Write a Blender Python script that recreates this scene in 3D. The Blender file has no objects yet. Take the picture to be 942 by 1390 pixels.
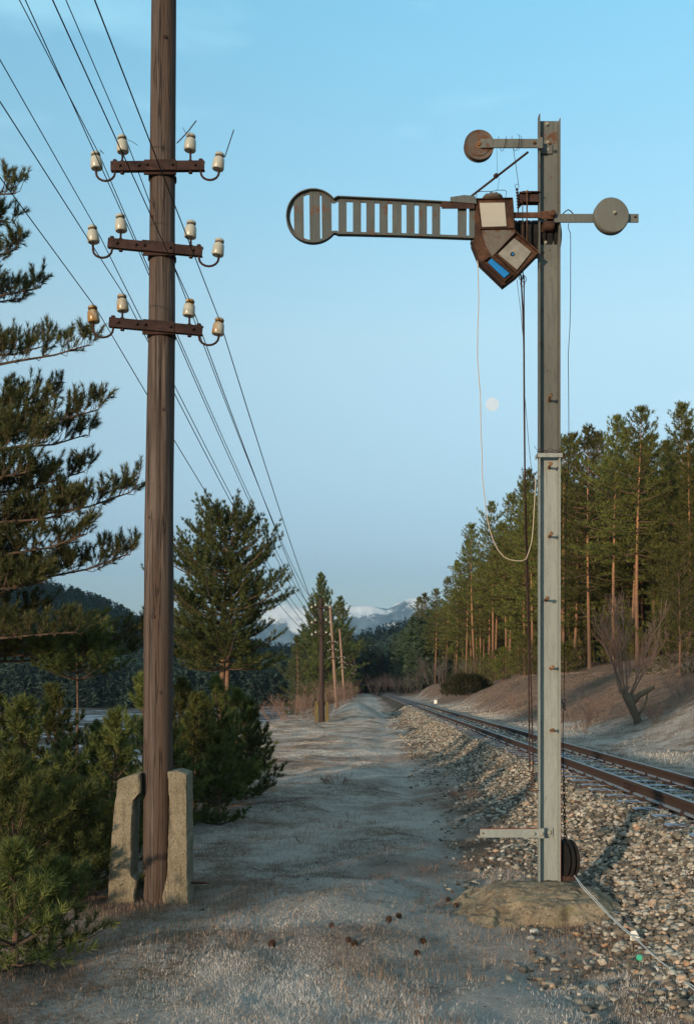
import bpy, math, random
import numpy as np
from mathutils import Vector, Matrix, noise as mnoise

# ------------------------------------------------------------------ basics
C = bpy.context
scene = C.scene
COL = scene.collection
F = 1374.0                      # focal length in photo pixels (942 x 1390)
H = 1.65                        # eye height
HOR = 937.0                     # horizon row
TH = math.radians(1.42)         # camera yaw to the left of the railway line
Rv = Vector((math.cos(TH), math.sin(TH), 0)); Fv = Vector((-math.sin(TH), math.cos(TH), 0))

def P(px, py, d):
    return Rv*((px-471)/F*d) + Fv*d + Vector((0, 0, H+(HOR-py)/F*d))

def G2(px, d):
    p = P(px, HOR, d); return p.x, p.y

# ------------------------------------------------------------------ numpy value noise
_rs = np.random.RandomState(7)
_T = _rs.rand(256, 256)
def vn(x, y):
    x = np.asarray(x, float); y = np.asarray(y, float)
    xi = np.floor(x).astype(np.int64); yi = np.floor(y).astype(np.int64)
    fx = x-xi; fy = y-yi
    fx = fx*fx*(3-2*fx); fy = fy*fy*(3-2*fy)
    a = _T[xi & 255, yi & 255]; b = _T[(xi+1) & 255, yi & 255]
    c = _T[xi & 255, (yi+1) & 255]; d = _T[(xi+1) & 255, (yi+1) & 255]
    return (a*(1-fx)+b*fx)*(1-fy)+(c*(1-fx)+d*fx)*fy - .5
def fbm(x, y, o=4):
    s = 0; a = 1.0
    for k in range(o):
        s = s + a*vn(x*2**k+k*17.3, y*2**k+k*9.1); a *= .5
    return s
def sst(x, a, b):
    t = np.clip((x-a)/(b-a), 0, 1); return t*t*(3-2*t)

def xc(y):
    return -np.maximum(0, np.minimum(y, 900)-230)**2/5200.0
def edge(y):
    return -2.75-.035*np.clip(y, 0, 60)

def base(x, y):
    """terrain height without small noise"""
    x = np.asarray(x, float); y = np.asarray(y, float)
    u = x-xc(y)
    right = np.interp(u, [-5, 1.25, 1.75, 2.12, 2.40, 2.80, 2.90, 3.58, 3.68, 4.10, 4.6, 5.3, 7.4, 10, 14, 18, 30, 60, 200, 3000],
                         [0, 0, .07, .27, .48, .50, .503, .503, .495, .47, .27, .12, .2, .95, 2.5, 3.7, 5.4, 8.5, 20, 60])
    w = edge(y)-u
    left = np.interp(w, [0, .8, 2.6, 5, 10, 40, 300, 3000], [0, -.22, -1.1, -1.8, -2.5, -3.1, -3.5, -3.5])
    z = np.where(u > -2, right, 0)+left
    # humps beside the line
    z = z + .85*np.exp(-((u+1.0)/1.3)**2-((y-64)/7)**2)
    z = z + .30*np.exp(-((u+2.2)/1.2)**2-((y-75)/10)**2)
    z = z + 1.0*np.exp(-((u-11)/3.2)**2-((y-82)/17)**2)
    z = z + .55*np.exp(-((u-11.5)/2.6)**2-((y-29)/6)**2)
    z = z + 1.6*np.exp(-((u-10)/2.5)**2-((y-165)/30)**2)
    # far slopes
    a = x/np.maximum(y, 1)
    A = np.interp(a, [-.6, -.42, -.32, -.27, -.23, -.17, -.1, -.03, .05, .12, .4], [90, 78, 60, 50, 38, 30, 24, 24, 34, 40, 55])
    st = np.interp(a, [-.16, -.05], [270, 400])
    z = z + A*sst(y, st, st+370)*(1-.75*sst(y, 900, 1800)) + sst(y, 270, 420)*3*fbm(x/90, y/90, 3)
    # high ridge outside the view to the left: it keeps the valley slopes in morning shade
    sxd, syd = -.566, -.824
    ax, ay = x+190, y-600
    sA = ax*sxd+ay*syd; pA = ax*syd-ay*sxd
    z = z + 190*np.exp(-((sA-470)/120)**2)*sst(pA, -330, -90)*(1-sst(pA, 500, 900))
    # mound round the foot of the signal is its own thing; path hollow
    z = z - .05*np.exp(-((u-.55-.25*np.sin(y/7))/.35)**2)*sst(y, 4, 9)
    return z
def small(x, y):
    u = x-xc(y)
    bal = sst(u, 1.5, 2.1)*(1-sst(u, 4.3, 5.0))
    n = .13*fbm(x/1.6, y/1.9, 3)+.05*fbm(x/.45+3, y/.6, 3)+.016*fbm(x/.08, y/.1, 2)
    n = n*(1-.8*bal)
    n = n + .35*sst(u, 7, 12)*fbm(x/4, y/6, 3) + .35*sst(-u, 5, 10)*fbm(x/7, y/9, 3)
    return n
def gz(x, y):
    return float(base(x, y)+small(x, y))

# ------------------------------------------------------------------ object helpers
def tag(o, label=None, cat=None, group=None, kind=None):
    if label: o['label'] = label
    if cat: o['category'] = cat
    if group: o['group'] = group
    if kind: o['kind'] = kind
    return o
def empty(name, loc, label, cat, group=None, rz=0.0):
    o = bpy.data.objects.new(name, None); o.empty_display_size = .2
    COL.objects.link(o); o.location = loc; o.rotation_euler = (0, 0, rz)
    return tag(o, label, cat, group)

class MB:
    def __init__(s): s.v = []; s.f = []; s.r = []
    def add(s, vs, fs, rnd=0.0):
        n = len(s.v); s.v.extend([tuple(v) for v in vs]); s.r.extend([rnd]*len(vs))
        s.f.extend([tuple(i+n for i in f) for f in fs]); return s
    def box(s, x0, x1, y0, y1, z0, z1, M=None):
        vs = [Vector((x, y, z)) for z in (z0, z1) for y in (y0, y1) for x in (x0, x1)]
        if M is not None: vs = [M @ v for v in vs]
        return s.add(vs, [(0, 2, 3, 1), (4, 5, 7, 6), (0, 1, 5, 4), (2, 6, 7, 3), (0, 4, 6, 2), (1, 3, 7, 5)])
    def prism(s, pts, y0, y1):
        """pts: (x,z) outline, extruded along y"""
        n = len(pts)
        vs = [(p[0], y0, p[1]) for p in pts]+[(p[0], y1, p[1]) for p in pts]
        fs = [tuple(range(n)), tuple(range(2*n-1, n-1, -1))]+[(i, i+n, (i+1) % n+n, (i+1) % n) for i in range(n)]
        return s.add(vs, fs)
    def tube(s, pts, rad, seg=6, rnd=0.0, cap=True):
        pts = [Vector(p) for p in pts]
        if not hasattr(rad, '__len__'): rad = [rad]*len(pts)
        n0 = len(s.v); up = Vector((0, 0, 1)); prev = None
        for i, p in enumerate(pts):
            t = (pts[min(i+1, len(pts)-1)]-pts[max(i-1, 0)])
            if t.length < 1e-9: t = Vector((0, 0, 1))
            t.normalize()
            if prev is None:
                a = t.cross(up if abs(t.z) < .95 else Vector((1, 0, 0))).normalized()
            else:
                a = (prev-t*prev.dot(t))
                a = a.normalized() if a.length > 1e-6 else t.cross(up).normalized()
            prev = a; b = t.cross(a)
            for k in range(seg):
                an = 2*math.pi*k/seg
                s.v.append(tuple(p+(a*math.cos(an)+b*math.sin(an))*rad[i])); s.r.append(rnd)
        for i in range(len(pts)-1):
            for k in range(seg):
                q = n0+i*seg
                s.f.append((q+k, q+(k+1) % seg, q+seg+(k+1) % seg, q+seg+k))
        if cap:
            s.f.append(tuple(n0+k for k in range(seg))[::-1])
            s.f.append(tuple(n0+(len(pts)-1)*seg+k for k in range(seg)))
        return s
    def lathe(s, prof, M, seg=28, rnd=0.0):
        """prof: (r, h) pairs round local z, mapped by M; ends closed by discs"""
        n0 = len(s.v)
        for r, h in prof:
            for k in range(seg):
                an = 2*math.pi*k/seg
                s.v.append(tuple(M @ Vector((r*math.cos(an), r*math.sin(an), h)))); s.r.append(rnd)
        for i in range(len(prof)-1):
            for k in range(seg):
                q = n0+i*seg
                s.f.append((q+k, q+(k+1) % seg, q+seg+(k+1) % seg, q+seg+k))
        s.f.append(tuple(n0+k for k in range(seg))[::-1]); s.f.append(tuple(n0+(len(prof)-1)*seg+k for k in range(seg)))
        return s
    def build(s, name, mat, parent=None, smooth=False, bevel=0, label=None):
        me = bpy.data.meshes.new(name); me.from_pydata(s.v, [], s.f); me.validate()
        at = me.attributes.new('rnd', 'FLOAT', 'POINT')
        if len(s.r) == len(me.vertices): at.data.foreach_set('value', np.array(s.r, np.float32))
        me.materials.append(mat)
        import bmesh
        if len(s.f) < 20000:
            bm = bmesh.new(); bm.from_mesh(me); bmesh.ops.recalc_face_normals(bm, faces=bm.faces)
            bm.to_mesh(me); bm.free()
        if smooth:
            me.polygons.foreach_set('use_smooth', np.ones(len(me.polygons), bool))
            try: me.set_sharp_from_angle(angle=math.radians(42))
            except Exception: pass
        o = bpy.data.objects.new(name, me); COL.objects.link(o)
        if parent: o.parent = parent
        if bevel:
            b = o.modifiers.new('bevel', 'BEVEL'); b.width = bevel; b.segments = 2; b.limit_method = 'ANGLE'
        if label: o['label'] = label
        return o

def tri_obj(name, V, rnd, mat, parent=None, nper=3):
    """V: (n*nper,3) array of loose polygons"""
    n = len(V)//nper
    me = bpy.data.meshes.new(name)
    me.vertices.add(len(V)); me.vertices.foreach_set('co', np.asarray(V, np.float32).ravel())
    me.loops.add(len(V)); me.loops.foreach_set('vertex_index', np.arange(len(V), dtype=np.int32))
    me.polygons.add(n); me.polygons.foreach_set('loop_start', np.arange(0, len(V), nper, dtype=np.int32))
    try: me.polygons.foreach_set('loop_total', np.full(n, nper, np.int32))
    except Exception: pass
    me.update(calc_edges=True)
    at = me.attributes.new('rnd', 'FLOAT', 'POINT'); at.data.foreach_set('value', np.asarray(rnd, np.float32))
    me.materials.append(mat)
    o = bpy.data.objects.new(name, me); COL.objects.link(o)
    if parent: o.parent = parent
    return o
def idx_obj(name, V, Fc, rnd, mat, parent=None):
    me = bpy.data.meshes.new(name); n = Fc.shape[1]
    me.vertices.add(len(V)); me.vertices.foreach_set('co', np.asarray(V, np.float32).ravel())
    me.loops.add(Fc.size); me.loops.foreach_set('vertex_index', Fc.astype(np.int32).ravel())
    me.polygons.add(len(Fc)); me.polygons.foreach_set('loop_start', np.arange(0, Fc.size, n, dtype=np.int32))
    try: me.polygons.foreach_set('loop_total', np.full(len(Fc), n, np.int32))
    except Exception: pass
    me.update(calc_edges=True)
    if rnd is not None:
        at = me.attributes.new('rnd', 'FLOAT', 'POINT'); at.data.foreach_set('value', np.asarray(rnd, np.float32))
    me.materials.append(mat)
    o = bpy.data.objects.new(name, me); COL.objects.link(o)
    if parent: o.parent = parent
    return o

# ------------------------------------------------------------------ materials
class NT:
    def __init__(s, name):
        s.m = bpy.data.materials.new(name); s.m.use_nodes = True
        s.n = s.m.node_tree.nodes; s.l = s.m.node_tree.links
        s.b = s.n['Principled BSDF']; s.b.inputs['Roughness'].default_value = .75
        s.b.inputs['Specular IOR Level'].default_value = .3
    def val(s, sock, v):
        if hasattr(v, 'is_linked') or hasattr(v, 'links'): s.l.new(v, sock)
        else: sock.default_value = (*v, 1) if isinstance(v, tuple) and len(v) == 3 and sock.type == 'RGBA' else v
    def coords(s, scale=(1, 1, 1), kind='Object'):
        tc = s.n.new('ShaderNodeTexCoord'); mp = s.n.new('ShaderNodeMapping')
        mp.inputs['Scale'].default_value = scale; s.l.new(tc.outputs[kind], mp.inputs[0]); return mp.outputs[0]
    def noise(s, scale, detail=4, vec=None, rough=.55, dist=0.0):
        n = s.n.new('ShaderNodeTexNoise'); n.inputs['Scale'].default_value = scale
        n.inputs['Detail'].default_value = detail; n.inputs['Roughness'].default_value = rough
        n.inputs['Distortion'].default_value = dist
        if vec is not None: s.l.new(vec, n.inputs['Vector'])
        return n.outputs['Fac']
    def ramp(s, fac, stops):
        r = s.n.new('ShaderNodeValToRGB'); e = r.color_ramp.elements
        while len(e) < len(stops): e.new(.5)
        for k, (p, c) in enumerate(stops):
            e[k].position = p; e[k].color = (*c, 1) if hasattr(c, '__len__') else (c, c, c, 1)
        s.l.new(fac, r.inputs[0]); return r.outputs[0]
    def mix(s, fac, a, b, mode='MIX'):
        m = s.n.new('ShaderNodeMix'); m.data_type = 'RGBA'; m.blend_type = mode
        s.val(m.inputs[0], fac); s.val(m.inputs[6], a); s.val(m.inputs[7], b); return m.outputs[2]
    def math(s, op, a, b=0.0):
        m = s.n.new('ShaderNodeMath'); m.operation = op; s.val(m.inputs[0], a); s.val(m.inputs[1], b); return m.outputs[0]
    def attr(s, name):
        a = s.n.new('ShaderNodeAttribute'); a.attribute_name = name; return a.outputs['Fac']
    def color(s, c): s.val(s.b.inputs['Base Color'], c)
    def bump(s, h, strength=.4, dist=.01):
        b = s.n.new('ShaderNodeBump'); b.inputs['Strength'].default_value = strength
        b.inputs['Distance'].default_value = dist; s.l.new(h, b.inputs['Height'])
        s.l.new(b.outputs[0], s.b.inputs['Normal'])
    def rough(s, v): s.val(s.b.inputs['Roughness'], v)

def m_paint(name, col, col2, rust=.60, metal=0.0):
    t = NT(name); v = t.coords()
    n1 = t.noise(9, 6, v, .65); n2 = t.noise(60, 4, v, .6); n3 = t.noise(2.2, 3, t.coords((1, 1, .35)))
    c = t.mix(t.ramp(n3, [(.35, 0.0), (.65, 1.0)]), col, col2)
    c = t.mix(t.math('MULTIPLY', t.ramp(t.noise(1, 6, t.coords((45, 45, 6)), .7), [(.46, 0.0), (.66, 1.0)]), .55), c, tuple(x*.68 for x in col))
    c = t.mix(t.ramp(t.noise(150, 3, v, .6), [(.58, 0.0), (.66, .7)]), c, (.10, .05, .03))
    mask = t.ramp(t.math('ADD', t.math('MULTIPLY', n1, .75), t.math('MULTIPLY', n2, .25)), [(rust-.035, 0.0), (rust+.02, 1.0)])
    c = t.mix(mask, c, t.mix(n2, (.04, .018, .010), (.15, .065, .03)))
    t.color(c); t.rough(t.ramp(n2, [(.2, .55), (.8, .85)])); t.bump(n2, .25, .003); return t.m
M = {}
M['mast'] = m_paint('mast_paint', (.225, .243, .222), (.29, .31, .282), .675)
M['mast_top'] = m_paint('mast_paint_worn', (.092, .098, .088), (.13, .137, .122), .615)
M['arm'] = m_paint('arm_paint', (.062, .074, .072), (.09, .10, .093), .595)
M['plate'] = m_paint('spectacle_plate', (.135, .118, .098), (.085, .065, .05), .54)
M['disc'] = m_paint('disc_paint', (.12, .125, .108), (.145, .15, .13), .69)
def m_rust(name, a, b, sc=25):
    t = NT(name); v = t.coords(); n = t.noise(sc, 6, v, .7); n2 = t.noise(4, 3, v)
    n3 = t.noise(sc*3.2, 5, v, .75); q_ = t.ramp(t.math('ADD', t.math('MULTIPLY', n, .6), t.math('MULTIPLY', n3, .4)), [(.40, 0.0), (.60, 1.0)])
    t.color(t.mix(t.ramp(n2, [(.45, 0.0), (.62, .75)]), t.mix(q_, a, b), tuple(x*.5 for x in a))); t.rough(.9); t.bump(n, .5, .004); return t.m
M['rust'] = m_rust('rusty_steel', (.035, .018, .012), (.125, .058, .030))
M['rust_dark'] = m_rust('dark_rusty_iron', (.028, .014, .012), (.060, .030, .022))
M['iron'] = m_rust('black_iron', (.006, .0055, .0055), (.020, .017, .015))
M['wire'] = m_rust('old_wire', (.02, .017, .016), (.05, .04, .035))
def m_simple(name, c, rough=.7, var=.25, sc=20, bump=.2):
    t = NT(name); n = t.noise(sc, 5, t.coords(), .6)
    t.color(t.mix(n, tuple(x*(1-var) for x in c), tuple(min(1, x*(1+var)) for x in c))); t.rough(rough)
    if bump: t.bump(n, bump, .005)
    return t.m
M['cord'] = m_simple('tan_cord', (.42, .34, .25), .9)
M['white_pane'] = m_simple('aged_white_pane', (.36, .33, .27), .45, .08, 6)
M['blue_pane'] = m_simple('blue_glass', (.012, .16, .42), .18, .15, 14, .05)
M['grey_pane'] = m_simple('dirty_grey_pane', (.20, .185, .155), .6, .5, 22)
M['bolt'] = m_rust('rusty_bolt', (.10, .05, .025), (.34, .18, .08), 60)
M['bolt_grey'] = m_simple('painted_bolt', (.26, .25, .2), .6, .3, 60)
M['tag'] = m_simple('white_tag', (.7, .68, .62), .6)
M['green'] = m_simple('green_plastic', (.06, .42, .24), .4)
M['red'] = m_simple('red_paint', (.5, .05, .05), .5)
M['orange'] = m_simple('orange_paint', (.6, .22, .05), .5)
M['red_edge'] = m_simple('red_primer', (.20, .04, .02), .8, .6, 30)
# porcelain insulator, some stained ochre
def m_ins(name, stain):
    t = NT(name); n = t.noise(14, 4, t.coords((1, 1, .5)), .6)
    lo = .62-stain*.4
    t.color(t.mix(t.ramp(n, [(lo-.06, 0.0), (lo+.1, 1.0)]), (.40, .375, .30), (.27, .14, .03))); t.rough(.28)
    t.b.inputs['Specular IOR Level'].default_value = .5; return t.m
M['ins'] = m_ins('white_porcelain', -.1); M['ins2'] = m_ins('stained_porcelain', .30); M['ins3'] = m_ins('ochre_porcelain', .62)
# weathered pole wood
def m_wood(name, a, b, c3):
    t = NT(name); g = t.noise(1.0, 8, t.coords((38, 38, 1.1)), .65, .3); v = t.noise(1.0, 4, t.coords((9, 9, .35)))
    fine = t.noise(1.0, 6, t.coords((150, 150, 5)), .7)
    c = t.mix(t.ramp(g, [(.36, 0.0), (.64, 1.0)]), a, b)
    c = t.mix(t.ramp(v, [(.42, 0.0), (.62, 1.0)]), c, c3)
    c = t.mix(t.ramp(fine, [(.30, .75), (.45, 0.0)]), c, (.018, .012, .01))
    crack = t.ramp(t.noise(1.0, 3, t.coords((16, 16, .45)), .5), [(.485, 0.0), (.497, 1.0), (.503, 1.0), (.515, 0.0)])
    c = t.mix(t.math('MULTIPLY', crack, .7), c, (.01, .007, .006))
    t.color(c); t.rough(.85); t.bump(t.math('SUBTRACT', t.math('ADD', g, t.math('MULTIPLY', fine, .5)), t.math('MULTIPLY', crack, .8)), .9, .012); return t.m
M['wood'] = m_wood('weathered_pole_wood', (.036, .025, .020), (.135, .100, .080), (.080, .048, .032))
M['wood_light'] = m_wood('pale_pole_wood', (.20, .12, .08), (.36, .25, .18), (.27, .16, .11))
M['wood_dark'] = m_wood('dark_pole_wood', (.03, .02, .016), (.08, .05, .04), (.05, .03, .022))
# concrete stub: coarse aggregate, lichen
def m_conc(name, a, b, sc=1.0):
    t = NT(name); v = t.coords(); n = t.noise(5*sc, 6, v, .7); f = t.noise(70*sc, 5, v, .7)
    vo = t.n.new('ShaderNodeTexVoronoi'); vo.inputs['Scale'].default_value = 55*sc; t.l.new(v, vo.inputs['Vector'])
    c = t.mix(t.ramp(n, [(.35, 0.0), (.65, 1.0)]), a, b)
    c = t.mix(t.ramp(f, [(.50, 0.0), (.68, .8)]), c, tuple(x*.3 for x in a))
    c = t.mix(t.ramp(vo.outputs['Distance'], [(.10, .5), (.22, 0.0)]), c, (.5, .46, .36))
    c = t.mix(t.ramp(t.noise(11*sc, 3, v), [(.62, 0.0), (.72, .5)]), c, (.12, .12, .045))
    c = t.mix(t.ramp(t.noise(1, 6, t.coords((14*sc, 14*sc, 3*sc)), .7), [(.50, 0.0), (.66, .7)]), c, tuple(x*.42 for x in a))
    t.color(c); t.rough(.95); t.bump(t.math('ADD', f, t.math('MULTIPLY', vo.outputs['Distance'], .5)), .6, .007); return t.m
M['stub'] = m_conc('coarse_concrete', (.165, .135, .088), (.245, .20, .135))
M['stub_yellow'] = m_conc('lichen_concrete', (.12, .085, .03), (.16, .12, .05))
M['mound'] = m_conc('footing_concrete', (.15, .11, .07), (.30, .23, .15), .55)
# foliage
def m_leaf(name, lo, mid, hi, trans=.25):
    t = NT(name); r = t.attr('rnd')
    oi = t.n.new('ShaderNodeObjectInfo')
    c = t.ramp(r, [(0.0, lo), (.5, mid), (1.0, hi)])
    hs = t.n.new('ShaderNodeHueSaturation'); t.l.new(c, hs.inputs['Color'])
    t.l.new(t.math('ADD', t.math('MULTIPLY', oi.outputs['Random'], .8), .55), hs.inputs['Value'])
    t.l.new(t.math('ADD', t.math('MULTIPLY', oi.outputs['Random'], .035), .485), hs.inputs['Hue'])
    t.color(hs.outputs[0]); t.rough(.65)
    tr = t.n.new('ShaderNodeBsdfTranslucent'); t.l.new(hs.outputs[0], tr.inputs[0])
    mx = t.n.new('ShaderNodeMixShader'); mx.inputs[0].default_value = trans
    t.l.new(t.b.outputs[0], mx.inputs[1]); t.l.new(tr.outputs[0], mx.inputs[2])
    t.l.new(mx.outputs[0], t.n['Material Output'].inputs[0]); return t.m
M['needle'] = m_leaf('pine_needles', (.042, .060, .022), (.085, .105, .030), (.18, .18, .048))
M['needle_near'] = m_leaf('near_pine_needles', (.055, .070, .026), (.11, .125, .040), (.22, .21, .07))
M['needle_young'] = m_leaf('young_pine_needles', (.055, .074, .022), (.105, .120, .030), (.185, .185, .048))
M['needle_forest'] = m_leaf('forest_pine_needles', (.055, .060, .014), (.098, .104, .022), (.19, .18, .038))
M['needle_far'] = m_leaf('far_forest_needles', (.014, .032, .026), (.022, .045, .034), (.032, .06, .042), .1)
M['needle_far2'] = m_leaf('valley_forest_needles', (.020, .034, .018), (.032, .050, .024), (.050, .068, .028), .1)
M['juniper'] = m_leaf('juniper_scales', (.028, .034, .014), (.05, .052, .02), (.09, .08, .032))
def m_bark(name, lo, hi, z0, z1, alt=(.1, .07, .055)):
    t = NT(name); tc = t.n.new('ShaderNodeTexCoord'); sp = t.n.new('ShaderNodeSeparateXYZ'); t.l.new(tc.outputs['Object'], sp.inputs[0])
    n = t.noise(3, 5, t.coords((2.5, 2.5, .7)), .7); f = t.noise(12, 5, t.coords((3, 3, .8)), .7)
    mr = t.n.new('ShaderNodeMapRange'); mr.inputs['From Min'].default_value = z0; mr.inputs['From Max'].default_value = z1
    t.l.new(sp.outputs['Z'], mr.inputs[0])
    c = t.mix(mr.outputs[0], lo, hi); c = t.mix(t.ramp(n, [(.42, 0.0), (.7, .85)]), c, alt)
    c = t.mix(t.ramp(f, [(.3, .8), (.5, 0.0)]), c, (.03, .02, .015)); c = t.mix(t.attr('rnd'), c, (.07, .05, .036)); t.color(c); t.rough(.9); t.bump(f, .6, .03); return t.m
M['bark'] = m_bark('scots_pine_bark', (.14, .08, .052), (.48, .24, .11), 2, 10)
M['bark_near'] = m_bark('pine_bark', (.16, .09, .06), (.30, .16, .085), 0, 5)
M['twig'] = m_simple('bare_twigs', (.19, .12, .09), .9, .4, 8)
M['twig_grey'] = m_simple('grey_bare_twigs', (.10, .08, .075), .9, .4, 8)
M['stump'] = m_bark('gnarled_bark', (.10, .075, .05), (.20, .16, .10), 0, 2)
M['cone'] = m_simple('pine_cone_scales', (.05, .024, .014), .8, .5, 80)
# frosty ground
def m_ground():
    t = NT('frosted_ground'); v = t.coords()
    big = t.noise(.35, 4, v); mid = t.noise(2.2, 6, v, .65); fin = t.noise(22, 6, v, .75); vf = t.noise(90, 4, v, .7)
    brown = t.mix(fin, (.060, .040, .028), (.36, .255, .175))
    frost = t.mix(vf, (.32, .28, .245), (.74, .67, .61))
    s = t.math('ADD', t.math('ADD', t.math('MULTIPLY', mid, .55), t.math('MULTIPLY', big, .35)), t.math('MULTIPLY', fin, .45))
    s = t.math('ADD', s, t.math('MULTIPLY', t.attr('path'), .10))
    c = t.mix(t.ramp(s, [(.59, 0.03), (.74, .88)]), brown, frost)
    fl = t.mix(t.ramp(mid, [(.3, 0.0), (.7, 1.0)]), (.115, .070, .050), (.30, .195, .14))
    c = t.mix(t.attr('floor'), c, fl)
    bl = t.mix(fin, (.035, .028, .024), (.13, .11, .09)); c = t.mix(t.attr('ballast'), c, bl)
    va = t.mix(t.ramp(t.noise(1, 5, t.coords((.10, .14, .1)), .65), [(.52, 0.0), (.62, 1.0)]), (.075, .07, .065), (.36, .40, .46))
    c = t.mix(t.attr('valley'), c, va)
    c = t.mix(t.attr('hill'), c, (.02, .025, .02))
    t.color(c); t.rough(.97); t.b.inputs['Specular IOR Level'].default_value = .08
    t.bump(t.math('ADD', t.math('ADD', fin, t.math('MULTIPLY', t.noise(7, 5, v, .7), 1.5)), t.math('MULTIPLY', vf, .5)), 1.0, .05); return t.m
M['ground'] = m_ground()
def m_grass(name, a, b, c3):
    t = NT(name); t.color(t.ramp(t.attr('rnd'), [(0.0, a), (.5, b), (1.0, c3)])); t.rough(.85); return t.m
M['grass'] = m_grass('dry_frosted_grass', (.095, .060, .040), (.27, .20, .145), (.60, .555, .51))
M['weeds'] = m_grass('dry_weeds', (.13, .066, .042), (.26, .165, .105), (.46, .36, .26))
def m_stone():
    t = NT('ballast_stone'); f = t.noise(45, 5, t.coords(), .7)
    c = t.ramp(t.attr('rnd'), [(0, (.05, .043, .036)), (.3, (.14, .12, .095)), (.5, (.24, .20, .15)), (.7, (.34, .30, .24)), (.88, (.52, .46, .37)), (.94, (.42, .23, .12)), (1.0, (.68, .63, .54))])
    c = t.mix(t.ramp(f, [(.35, .6), (.6, 0.0)]), c, (.07, .058, .048)); t.color(c); t.rough(.9); t.bump(f, .5, .006); return t.m
M['stone'] = m_stone()
def m_sleeper():
    t = NT('frosted_sleeper_wood'); n = t.noise(1, 6, t.coords((2, 40, 40)), .7); g = t.noise(9, 4, t.coords(), .6)
    geo = t.n.new('ShaderNodeNewGeometry'); sp = t.n.new('ShaderNodeSeparateXYZ'); t.l.new(geo.outputs['True Normal'], sp.inputs[0])
    c = t.mix(n, (.03, .02, .015), (.11, .075, .055))
    fr = t.math('MULTIPLY', t.ramp(sp.outputs['Z'], [(.7, 0.0), (.9, 1.0)]), t.ramp(g, [(.40, 0.0), (.56, .9)]))
    t.color(t.mix(fr, c, (.42, .47, .56))); t.rough(.9); t.bump(n, .5, .01); return t.m
M['sleeper'] = m_sleeper()
def m_rail():
    t = NT('rail_steel'); n = t.noise(8, 5, t.coords((4, .5, 4)), .7); f = t.noise(60, 4, t.coords(), .7)
    geo = t.n.new('ShaderNodeNewGeometry'); sp = t.n.new('ShaderNodeSeparateXYZ'); t.l.new(geo.outputs['True Normal'], sp.inputs[0])
    top = t.ramp(sp.outputs['Z'], [(.85, 0.0), (.97, 1.0)])
    c = t.mix(n, (.030, .017, .012), (.070, .038, .024)); c = t.mix(t.math('MULTIPLY', f, .4), c, (.03, .016, .012))
    t.color(t.mix(t.math('MULTIPLY', top, .8), c, (.34, .36, .38))); t.rough(t.ramp(top, [(0, .85), (1, .42)]))
    t.val(t.b.inputs['Metallic'], t.math('MULTIPLY', top, .0)); t.bump(f, .3, .004); return t.m
M['rail'] = m_rail()
def m_mtn():
    t = NT('snowy_mountain'); tc = t.n.new('ShaderNodeTexCoord'); sp = t.n.new('ShaderNodeSeparateXYZ'); t.l.new(tc.outputs['Object'], sp.inputs[0])
    n = t.noise(.0035, 8, t.coords(), .68); n2 = t.noise(.012, 6, t.coords((1, 1, .5)), .7)
    h = t.math('ADD', t.math('MULTIPLY', sp.outputs['Z'], .00125), t.math('MULTIPLY', t.math('SUBTRACT', n, .5), 1.3))
    c = t.mix(t.ramp(n2, [(.40, 0.0), (.60, 1.0)]), (.03, .07, .10), (.12, .17, .20))
    t.color(t.mix(t.ramp(h, [(.555, 0.0), (.63, .96)]), c, (.74, .73, .74))); t.rough(.9); return t.m
M['mountain'] = m_mtn()
def m_moon():
    t = NT('moon_glow'); n = t.noise(.012, 3, t.coords(), .5)
    t.color(t.mix(t.ramp(n, [(.42, 0.0), (.62, 1.0)]), (0, 0, 0), (0, 0, 0)))
    e = t.mix(t.ramp(n, [(.42, 0.0), (.62, 1.0)]), (.29, .31, .31), (.265, .292, .30))
    t.l.new(e, t.b.inputs['Emission Color']); t.b.inputs['Emission Strength'].default_value = 1.0; return t.m  # sunlit face put in as even emission over a black base
M['moon'] = m_moon()
M['cable'] = m_simple('dull_grey_cable', (.46, .46, .44), .6)
M['marker'] = m_simple('white_marker_paint', (.75, .73, .66), .7)

# ------------------------------------------------------------------ world, sun, camera
SKYK = [(0.0, (.31, .33, .46)), (.055, (.32, .34, .47)), (.115, (.36, .39, .515)), (.33, (1.08, .95, .81)), (.56, (.98, 1.32, 1.18)), (.80, (2.5, 1.95, 1.3))]  # top stop is an added warm boost outside the view, lighting the ground
SUN_EL = math.radians(6.0)
SUN_AZ_FROM_BACK = math.radians(33)      # sun stands behind the camera, this far to the left
w = bpy.data.worlds.new('World'); scene.world = w; w.use_nodes = True
wn = w.node_tree.nodes; wl = w.node_tree.links
sky = wn.new('ShaderNodeTexSky'); sky.sky_type = 'NISHITA'; sky.sun_disc = False
sky.sun_elevation = SUN_EL
sdir = (-Fv*math.cos(SUN_AZ_FROM_BACK)-Rv*math.sin(SUN_AZ_FROM_BACK))      # horizontal direction to the sun
sky.sun_rotation = math.atan2(sdir.x, sdir.y)
sky.altitude = 800; sky.air_density = 1.15; sky.dust_density = .25; sky.ozone_density = 2.0
bg = wn['Background']; bg.inputs[1].default_value = .15
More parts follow.
